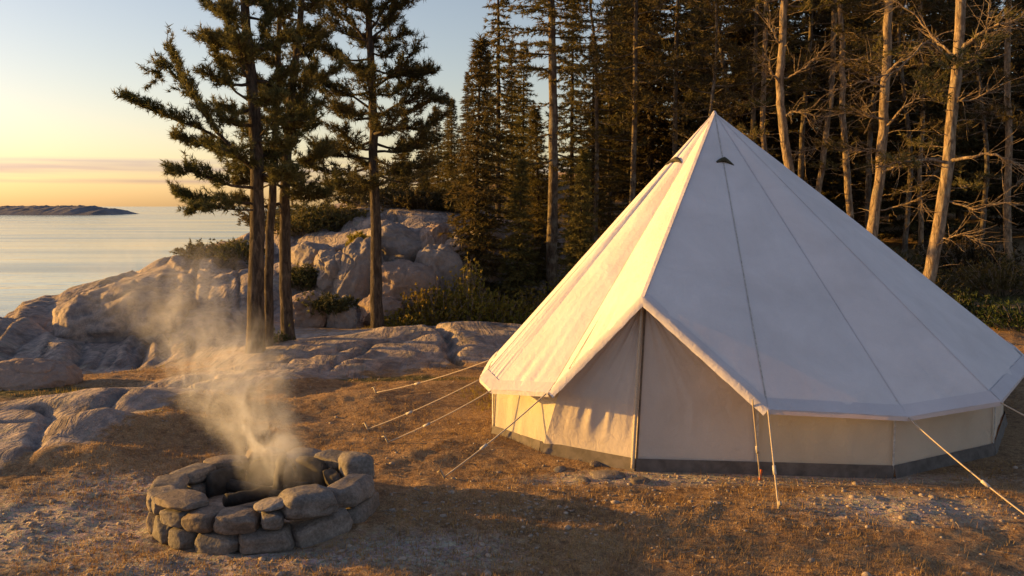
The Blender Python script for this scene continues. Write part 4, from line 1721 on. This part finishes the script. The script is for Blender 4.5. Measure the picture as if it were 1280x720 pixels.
bare([(995, 260), (986, 210), (977, 150), (974, 100), (978, 50), (980, -10), (982, -90)], 16.0, .088, .05, [
    ([(975, 105), (962, 90, -.2), (952, 78, -.3)], .028),
    ([(977, 100), (1000, 90, -.3), (1020, 75, -.4), (1030, 60, -.4)], .018),
    ([(978, 60), (965, 40), (958, 20)], .016),
    ([(979, 150), (1000, 140, -.3), (1025, 145, -.4)], .012)], 55,
    'mottled pine with orange bark rising behind the right roof slope of the tent', 5.2)
bare([(958, 260), (956, 200), (953, 150), (955, 90), (957, 20), (960, -60)], 17.5, .06, .04, [([(954, 130), (940, 120), (925, 124)], .012)], 56,
     'thin orange lit pine just left of the mottled one', 6.2)
bare([(1150, 330), (1152, 280), (1148, 220), (1155, 150), (1150, 60), (1152, -60)], 19.0, .055, .035, [([(1150, 230), (1142, 215), (1138, 205)], .014), ([(1150, 235), (1165, 222), (1180, 215)], .012)], 57,
     'thin dark pine seen between the two stout lit trunks', 6.5)
bare([(1262, 330), (1258, 260), (1262, 180), (1258, 90), (1262, 0), (1264, -80)], 17.0, .07, .04, [([(1260, 150), (1240, 138), (1225, 140)], .012), ([(1260, 240), (1275, 225), (1300, 222)], .014)], 58,
     'dark pine trunk in the gloom at the far right edge', 6.2)
# brush: dead lower twiggery behind
for j, (px, Y, s) in enumerate([(1225, 18.2, .8), (1000, 19.0, .9), (1085, 19.5, .95), (1130, 18.6, .85), (1290, 15.5, .8), (880, 17.2, .75)]):
    q = at(px, 300, Y)
    plant('pb2', 0, 0, 0, s, j * 2.1, ['dark pine behind the stout leaning trunk', 'dark pine behind the mottled trunk', 'dark pine behind the twisted trunk', 'dark pine between the twisted and the stout trunks', 'dark pine at the very edge right of the stout trunk', 'dark pine just left of the tent peak, half hidden by the roof'][j],
          'forest pines', base=np.array([q[0], Y, hz(q[0], Y) - .05]))


# ------------------------------------------------------------------ shrubs and ground cover
def shrub(name, loc, rx, ry, h, n, label, mat, seed, leaf=.05, W=.03, group=None, k=6, cat='shrub'):
    t = Tree(seed)
    r = t.r
    for j in range(n):
        g = r.uniform(0, 6.28)
        q = math.sqrt(r.random())
        e = np.array([math.cos(g) * rx * q, math.sin(g) * ry * q, h * (1 - .55 * q * q) * r.uniform(.5, 1.05)])
        b = np.array([e[0] * .35, e[1] * .35, -.05])
        P = t.limb([b, b + (e - b) * .5 + r.normal(0, .03, 3), e], .008, .003, 3, .01, 6)
        for m in range(7):
            s = .3 + .7 * (m + 1) / 7
            p = P[0] + (P[-1] - P[0]) * s + r.normal(0, .05, 3)
            t.tuft(p, nrm((e - b) + r.normal(0, .3, 3)), leaf)
    root = empty(name, tuple(loc))
    tag(root, label, cat, group)
    t.wood.build('stem', M['deadwood'], root)
    t.crown(k, W, .9, 'foliage', mat, root)
    return root


def sh(px, Y, rx, ry, h, n, label, mat, seed, **kw):
    q = at(px, 400, Y)
    return shrub(kw.pop('name', 'shrub'), (q[0], Y, hz(q[0], Y)), rx, ry, h, n, label, M[mat], seed, **kw)


GS = 'bushes at the foot of the outcrop'
sh(540, 16.0, .80, .5, .82, 170, 'golden green bush at the foot of the outcrop right of the orange boulder', 'leaf_shrub', 61, group=GS)
sh(582, 16.2, .55, .5, 1.25, 170, 'tallest golden green bush below the slim pointed spruce', 'leaf_shrub', 62, group=GS)
sh(622, 16.4, .75, .5, .75, 150, 'low olive bush right of the tallest golden one', 'leaf_shrub', 63, group=GS)
sh(668, 16.8, .75, .5, .75, 150, 'olive bush next to the foot of the pale slim trunk', 'leaf_shrub', 64, group=GS)
sh(500, 15.6, .45, .35, .32, 50, 'small orange lit bush beside the foot of the single pine', 'leaf_shrub', 65, group=GS)
sh(716, 17.5, .8, .5, .6, 70, 'olive bush half hidden by the left roof slope of the tent', 'leaf_shrub', 66, group=GS)
for px, py, Y, rx, h, lab, s in [(255, 312, 20.0, .75, .38, 'creeping juniper overhanging the rock crest above the water', 71), (300, 312, 19.5, .7, .36, 'creeping juniper patch nearest the three trunks on the rock crest', 72),
                              (378, 345, 16.8, .35, .4, 'little evergreen bush in a cleft just right of the three trunks', 73), (410, 378, 15.0, .5, .16, 'flat evergreen mat on top of the pinkish block', 74), (395, 262, 22, 1.2, .4, 'low evergreen scrub along the top of the outcrop behind the three trunks', 75),
                              (500, 262, 23.5, 1.4, .35, 'low evergreen scrub along the top of the outcrop right of the single pine', 76), (452, 300, 17.6, .25, .25, 'small evergreen tuft high in the cleft by the single pine', 77), (620, 290, 19.5, .9, .35, 'evergreen scrub among the young spruces', 78)]:
    q = at(px, py, Y)
    z = q[2] - h * .5 if py < 400 else hz(q[0], Y)
    shrub('juniper_bush', (q[0], Y, z), rx, rx * .6, h, 80, lab, M['needle_pine'] if s < 76 else M['leaf_shrub'], s, leaf=.07, W=.025, group='evergreen scrub on the rocks', k=9)
for px, Y, w_, h_, lab, s_ in [(385, 21.3, 1.0, .6, 'dark scrub on the outcrop top directly behind the rightmost of the three trunks', 91), (430, 21.6, 1.1, .55, 'dark scrub on the outcrop top left of the single pine trunk', 92),
                            (520, 22.3, 1.1, .5, 'dark scrub on the outcrop top, first right of the single pine trunk', 93), (568, 22.6, 1.1, .6, 'dark scrub on the outcrop top near the slim pointed spruce', 94), (470, 22.8, 1.2, .7, 'taller scrub behind the single pine trunk on the outcrop top', 95),
                            (350, 23.5, 1.3, .8, 'scrub between the middle and right trunks on the far rock top', 96)]:
    sh(px, Y, w_, w_ * .5, h_, 110, lab, 'needle_spruce', s_, name='juniper_bush', leaf=.08, W=.03, group='evergreen scrub on the rocks', k=8)
for j, (px, Y, s_) in enumerate([(410, 22.5, .20), (445, 23.5, .24), (492, 23.2, .22), (532, 23.0, .26), (585, 22.0, .30), (640, 20.8, .36)]):
    q = at(px, 300, Y)
    plant('sp1', 0, 0, 0, s_, j * 1.7, 'knee high spruce rooted on the outcrop top, %s from the left' % ordn[j], 'stunted spruces on the outcrop top', base=np.array([q[0], Y, hz(q[0], Y) - .03]), sz=s_ * .9)
sh(1225, 13.6, .7, .4, .42, 70, 'bright green fern clump right of the stout leaning trunk', 'leaf_green', 81, leaf=.07, W=.02)
sh(1195, 13.8, .35, .3, .5, 40, 'small green sapling at the foot of the stout leaning trunk', 'leaf_green', 82, leaf=.07, W=.03)
sh(340, 12.2, .25, .25, .15, 30, 'little green tuft between the three pine trunks', 'leaf_green', 83, leaf=.04, W=.02)

GU = 'undergrowth below the bare limbed pines'
sh(1150, 15.5, .9, .5, .55, 110, 'dim brushy bush low between the two stout lit trunks', 'needle_spruce', 84, leaf=.08, W=.02, group=GU)
sh(1250, 15.8, 1.1, .6, .7, 130, 'dim brushy bush behind the fern clump near the right edge', 'needle_spruce', 85, leaf=.08, W=.02, group=GU)
sh(1210, 17.5, 1.2, .6, .9, 130, 'tall dim brush behind the stout leaning trunk', 'needle_back', 86, leaf=.09, W=.025, group=GU)
sh(1100, 17.0, 1.1, .6, .8, 130, 'tall dim brush behind the twisted trunk', 'needle_spruce', 87, leaf=.09, W=.025, group=GU)
sh(1030, 18.0, 1.2, .6, .8, 120, 'dim brush above the right roof slope below the crooked pine', 'needle_spruce', 88, leaf=.09, W=.025, group=GU)
sh(1280, 13.2, .8, .5, .45, 100, 'dim brushy bush beside the flat grey rock at the right edge', 'leaf_green', 89, leaf=.06, W=.02, group=GU)

# fallen trunk at right
q0 = at(1200, 398, 13.9)
q1 = at(1300, 385, 13.4)
log('fallen_trunk', (q0[0], 13.9, hz(q0[0], 13.9) + .10), (q1[0], 13.4, hz(q1[0], 13.4) + .16), .11, M['bark_pale'], 'grey fallen trunk on the ground at the right edge behind the tent', 5, 'log')

# grass, needles litter, pebbles: uncountable
rg = np.random.default_rng(5)


def scatter(n, x0, x1, y0, y1, keep):
    # denser close to the camera
    y = y0 * (y1 / y0) ** rg.random(n)
    x = (rg.random(n) * (x1 - x0) + x0) * y / y1
    k = keep(x, y)
    x, y = x[k], y[k]
    ok = np.hypot(x - FX, y - FY) > .80
    ok &= ~((np.hypot(x - 2.2, y - 9.2) < 2.85) & (x > -.2))
    return x[ok], y[ok]


def blades(n, keep, hgt, W, tilt, name, mat, label, cl=1, region=(-9, 9, 3.4, 15.5)):
    x, y = scatter(n, *region, keep)
    x = np.repeat(x, cl) + rg.normal(0, .012, len(x) * cl)
    y = np.repeat(y, cl) + rg.normal(0, .012, len(y) * cl)
    z = height(x, y) - .004
    m = len(x)
    g = rg.random(m) * 6.283
    tl = rg.random(m) * tilt
    h = hgt * rg.uniform(.4, 1.3, m)
    d = np.stack([np.cos(g) * np.sin(tl), np.sin(g) * np.sin(tl), np.cos(tl)], 1)
    s = np.stack([-np.sin(g), np.cos(g), 0 * g], 1)
    p = np.stack([x, y, z], 1)
    V = np.stack([p - s * W / 2, p + s * W / 2, p + d * h[:, None]], 1).reshape(-1, 3)
    mb = MB()
    mb.add(V, np.arange(len(V)).reshape(-1, 3))
    o = mb.build(name, mat, None, False)
    o['kind'] = 'stuff'
    o['label'] = label
    return o


soilk = lambda x, y: (rockmask(x, y) + .3 * vnoise(x * 3, y * 3, 2) < .40)
blades(60000, lambda x, y: soilk(x, y) & (fbm(x * 1.1, y * 1.1, 3, 12) > -.25), .030, .006, 1.35, 'dry_grass', M['straw'], 'short dry brown grass over the clearing', 3)
blades(26000, lambda x, y: soilk(x, y), .05, .004, 1.52, 'needle_litter', M['straw'], 'fallen needles strewn over the soil', 1)
blades(16000, lambda x, y: soilk(x, y) & (y > 8.5) & (fbm(x * .7, y * .7, 2, 13) > .1), .06, .007, .8, 'green_grass', M['leaf_shrub'], 'sparse green grass along the edge of the rock', 3, (-9, 9, 7, 17))

# pebbles
mb = MB()
ico = np.array([(0, 0, 1), (.9, 0, .35), (.28, .85, .35), (-.72, .53, .35), (-.72, -.53, .35), (.28, -.85, .35), (.7, .5, -.4), (-.27, .83, -.4), (-.87, 0, -.4), (-.27, -.83, -.4), (.7, -.5, -.4)], float)
it = np.array([(0, 1, 2), (0, 2, 3), (0, 3, 4), (0, 4, 5), (0, 5, 1), (1, 6, 2), (2, 7, 3), (3, 8, 4), (4, 9, 5), (5, 10, 1), (6, 7, 2), (7, 8, 3), (8, 9, 4), (9, 10, 5), (10, 6, 1)])


def gravelw(x, y):
    g = np.full(x.shape, .10)
    for px, py, rx, ry in [(60, 660, 1.1, .7), (230, 712, .9, .2), (1120, 636, .75, .35), (790, 598, .9, .2), (330, 700, .9, .16), (520, 690, .6, .3), (960, 605, 1.6, .18), (150, 610, .6, .3), (640, 640, 1.5, .4)]:
        c = gp(px, py)
        g = np.maximum(g, np.exp(-(((x - c[0]) / rx) ** 2 + ((y - c[1]) / ry) ** 2)))
    return g


x, y = scatter(21000, -9, 9, 3.4, 13, lambda x, y: soilk(x, y) & (rg.random(x.shape) < gravelw(x, y)))
z = height(x, y)
m = len(x)
sz_ = rg.lognormal(-4.75, .45, m)
sz_ = np.clip(sz_, .003, .035)
a = rg.random(m) * 6.283
sc = np.stack([sz_ * rg.uniform(.8, 1.5, m), sz_ * rg.uniform(.7, 1.1, m), sz_ * rg.uniform(.35, .7, m)], 1)
V = ico[None] * sc[:, None]
ca, sa = np.cos(a)[:, None], np.sin(a)[:, None]
V = np.stack([V[..., 0] * ca - V[..., 1] * sa, V[..., 0] * sa + V[..., 1] * ca, V[..., 2]], -1) + np.stack([x, y, z + sz_ * .15], 1)[:, None]
mb.add(V.reshape(-1, 3), (it[None] + (np.arange(m) * 11)[:, None, None]).reshape(-1, 3))
o = mb.build('gravel', M['pebble'], None, True)
o['kind'] = 'stuff'
o['label'] = 'loose gravel and pebbles over the clearing'

mb = MB()
x, y = scatter(700, -9, 9, 3.4, 12, soilk)
z = height(x, y)
for k in range(len(x)):
    L_ = rg.uniform(.03, .13)
    g_ = rg.uniform(0, 6.28)
    dv_ = np.array([math.cos(g_), math.sin(g_), rg.uniform(-.05, .15)]) * L_
    p_ = np.array([x[k], y[k], z[k] + .004])
    mb.tube([p_, p_ + dv_ * .5 + rg.normal(0, .006, 3) * [1, 1, .2], p_ + dv_], [.0028, .0024, .0014], 4)
o = mb.build('twig_litter', M['deadwood'])
o['kind'] = 'stuff'
o['label'] = 'small fallen twigs littering the clearing'

# flat stepping stones before the door
for k, (px, py, sx, lab) in enumerate([(760, 594, .26, 'flat grey stone set in the ground before the tent door'), (700, 585, .12, 'small flat stone under the left door corner'), (730, 600, .12, 'small tan stone left of the flat grey stone'),
                                     (800, 603, .14, 'small flat stone right of the flat grey stone'), (745, 580, .14, 'small flat stone tight against the door sill')]):
    q = gp(px, py)
    boulder('flat_stone', (q[0], q[1], hz(q[0], q[1]) + .0), (sx, sx * .7, .05), k * 1.1, 600 + k, M['stone'], lab, 'stone', 'flat stones before the tent door', n=8)
q = gp(470, 655)
log('stick', (-.93, 5.60, gF + .0), (-.93, 5.58, gF + .19), .008, M['deadwood'], 'thin pale stick upright against the right side of the fire ring', 9, 'stick')


# ------------------------------------------------------------------ smoke
def smoke():
    nt = NT('smoke')
    oc = nt.n('ShaderNodeTexCoord').outputs['Object']
    sx = nt.n('ShaderNodeSeparateXYZ')
    nt.l(oc, sx.inputs[0])
    X, Y, Z = sx.outputs
    # centre line: drifts left with height
    zc = nt.math('MAXIMUM', Z, 0.0)
    z2 = nt.math('MULTIPLY', zc, zc)
    cx = nt.math('ADD', nt.math('MULTIPLY', zc, -.40), nt.math('MULTIPLY', z2, -.12))
    cy = nt.math('MULTIPLY', zc, .10)
    n0 = nt.n('ShaderNodeTexNoise')
    n0.inputs['Scale'].default_value = 1.7
    n0.inputs['Detail'].default_value = 2
    nt.l(oc, n0.inputs['Vector'])
    sc = nt.n('ShaderNodeSeparateColor')
    nt.l(n0.outputs['Color'], sc.inputs[0])
    wob = nt.math('MULTIPLY', nt.math('SUBTRACT', sc.outputs[0], .5), nt.math('MULTIPLY_ADD', zc, .55, .12))
    wob2 = nt.math('MULTIPLY', nt.math('SUBTRACT', sc.outputs[1], .5), nt.math('MULTIPLY_ADD', zc, .4, .08))
    dx = nt.math('ADD', nt.math('SUBTRACT', X, cx), wob)
    dy = nt.math('ADD', nt.math('SUBTRACT', Y, cy), wob2)
    rad = nt.math('MULTIPLY_ADD', zc, .20, .27)
    d2 = nt.math('ADD', nt.math('POWER', nt.math('DIVIDE', dx, rad), 2.0), nt.math('POWER', nt.math('DIVIDE', dy, rad), 2.0))
    fall = nt.math('SUBTRACT', 1.0, d2, clamp=True)
    fall = nt.math('POWER', fall, 1.3)
    top = nt.math('SUBTRACT', 1.0, nt.math('DIVIDE', zc, 1.9), clamp=True)
    top = nt.math('POWER', top, 1.7)
    bot = nt.math('MULTIPLY', nt.math('ADD', Z, .02), 3.2, clamp=True)
    w1 = nt.noise(3.4, 4, .55, mapping(nt, oc, (1.2, 1.2, .8), (0, R(-22), 0)), 2.2)
    wisp = nt.ramp(w1, [(.39, 0.0), (.54, .28), (.70, 1.0)])
    dens = nt.math('MULTIPLY', nt.math('MULTIPLY', fall, top), nt.math('MULTIPLY', bot, wisp))
    dens = nt.math('MULTIPLY', dens, 13.0)
    pv = nt.n('ShaderNodeVolumePrincipled')
    pv.inputs['Color'].default_value = (.93, .955, 1, 1)
    pv.inputs['Anisotropy'].default_value = .0
    nt.l(dens, pv.inputs['Density'])
    nt.l(pv.outputs[0], nt.out.inputs['Volume'])
    mb = MB()
    pts = []
    rad_ = []
    for z in np.linspace(-.03, 1.85, 16):
        zz = max(z, 0)
        pts.append((-.40 * zz - .12 * zz * zz, .1 * zz, z))
        rad_.append(.30 + .20 * zz + .05 + .25 * zz)
    # horizontal rings so the closed hull never folds
    V = []
    na = 20
    for (x_, y_, z_), r_ in zip(pts, rad_):
        for a_ in range(na):
            V.append((x_ + r_ * math.cos(a_ * 2 * math.pi / na), y_ + r_ * math.sin(a_ * 2 * math.pi / na), z_))
    V.append(pts[0])
    V.append(pts[-1])
    m_ = len(pts)
    q_ = []
    t_ = []
    for r_ in range(m_ - 1):
        for a_ in range(na):
            b_ = (a_ + 1) % na
            q_.append((r_ * na + a_, r_ * na + b_, (r_ + 1) * na + b_, (r_ + 1) * na + a_))
    for a_ in range(na):
        b_ = (a_ + 1) % na
        t_.append((b_, a_, m_ * na))
        t_.append(((m_ - 1) * na + a_, (m_ - 1) * na + b_, m_ * na + 1))
    mb.add(V, t_, q_)
    o = mb.build('smoke', nt.m, None, False)
    o.location = (FX + .10, FY + .08, gF + .10)
    o['kind'] = 'stuff'
    o['label'] = 'pale smoke rising from the fire ring and drifting left'
    o['category'] = 'smoke'
    return o


smoke()

# ------------------------------------------------------------------ world, sun, camera
w = bpy.data.worlds.new('World')
scene.world = w
w.use_nodes = True
nt = w.node_tree
nt.nodes.clear()
sky = nt.nodes.new('ShaderNodeTexSky')
sky.sky_type = 'NISHITA'
sky.sun_disc = False
sky.sun_elevation = SUN_EL
sky.sun_rotation = math.pi / 2 - SUN_AZ
sky.air_density = 1.0
sky.dust_density = 1.0
sky.ozone_density = 1.0
bg = nt.nodes.new('ShaderNodeBackground')
bg.inputs['Strength'].default_value = .106
out = nt.nodes.new('ShaderNodeOutputWorld')
tc = nt.nodes.new('ShaderNodeTexCoord')
sp = nt.nodes.new('ShaderNodeSeparateXYZ')
nt.links.new(tc.outputs['Generated'], sp.inputs[0])


def wm(op, a, b=None, clamp=False):
    x = nt.nodes.new('ShaderNodeMath')
    x.operation = op
    x.use_clamp = clamp
    for s, v in zip(x.inputs, (a, b)):
        if v is None:
            continue
        if isinstance(v, (int, float)):
            s.default_value = v
        else:
            nt.links.new(v, s)
    return x.outputs[0]


mp = nt.nodes.new('ShaderNodeMapping')
mp.inputs['Scale'].default_value = (2.2, 2.2, 60)
nt.links.new(tc.outputs['Generated'], mp.inputs['Vector'])
nz = nt.nodes.new('ShaderNodeTexNoise')
nz.inputs['Scale'].default_value = 1.6
nz.inputs['Detail'].default_value = 5
nt.links.new(mp.outputs[0], nz.inputs['Vector'])
# a thin cloud bank just above the horizon
e1 = wm('ABSOLUTE', wm('SUBTRACT', sp.outputs[2], .040))
band = wm('SUBTRACT', 1.0, wm('DIVIDE', e1, .010), True)
e2 = wm('ABSOLUTE', wm('SUBTRACT', sp.outputs[2], .0265))
band2 = wm('MULTIPLY', wm('SUBTRACT', 1.0, wm('DIVIDE', e2, .005), True), .5)
cl = wm('MULTIPLY', wm('MULTIPLY', wm('ADD', band, band2, True), 2.2, True), wm('MULTIPLY', wm('SUBTRACT', nz.outputs['Fac'], .34), 4.0, True))
mx = nt.nodes.new('ShaderNodeMix')
mx.data_type = 'RGBA'
mx.blend_type = 'MULTIPLY'
nt.links.new(wm('MULTIPLY', cl, .85), mx.inputs[0])
nt.links.new(sky.outputs[0], mx.inputs[6])
mx.inputs[7].default_value = (.62, .60, .92, 1)
tint = nt.nodes.new('ShaderNodeMix')
tint.data_type = 'RGBA'
tint.blend_type = 'MULTIPLY'
tint.inputs[0].default_value = 1
tint.inputs[7].default_value = (1.0, .87, .90, 1)
nt.links.new(mx.outputs[2], tint.inputs[6])
nt.links.new(tint.outputs[2], bg.inputs['Color'])
nt.links.new(bg.outputs[0], out.inputs[0])

sl = bpy.data.lights.new('sun', 'SUN')
sl.energy = 5.0
sl.angle = R(.6)
sl.color = (1.0, .52, .09)
so = bpy.data.objects.new('sun', sl)
sv = Vector((math.cos(SUN_AZ) * math.cos(SUN_EL), math.sin(SUN_AZ) * math.cos(SUN_EL), math.sin(SUN_EL)))
so.rotation_euler = sv.to_track_quat('Z', 'Y').to_euler()
so.location = (-20, 5, 12)
COL.objects.link(so)

cam = bpy.data.cameras.new('camera')
cam.sensor_width = 36
cam.lens = 36 * FOC / 1280
cam.clip_end = 20000
cam.clip_start = .05
co = bpy.data.objects.new('camera', cam)
co.location = (0, 0, CAMH)
co.rotation_euler = (math.pi / 2 - PITCH, 0, 0)
COL.objects.link(co)
scene.camera = co

scene.view_settings.view_transform = 'Standard'
scene.view_settings.look = 'None'
scene.view_settings.gamma = 1
scene.view_settings.exposure = 1.08
scene.view_settings.use_curve_mapping = False
scene.cycles.use_denoising = True
scene.cycles.max_bounces = 6
scene.cycles.diffuse_bounces = 3
scene.cycles.glossy_bounces = 2
scene.cycles.transmission_bounces = 3
scene.cycles.volume_bounces = 3
scene.cycles.transparent_max_bounces = 8
scene.cycles.volume_step_rate = 1.0
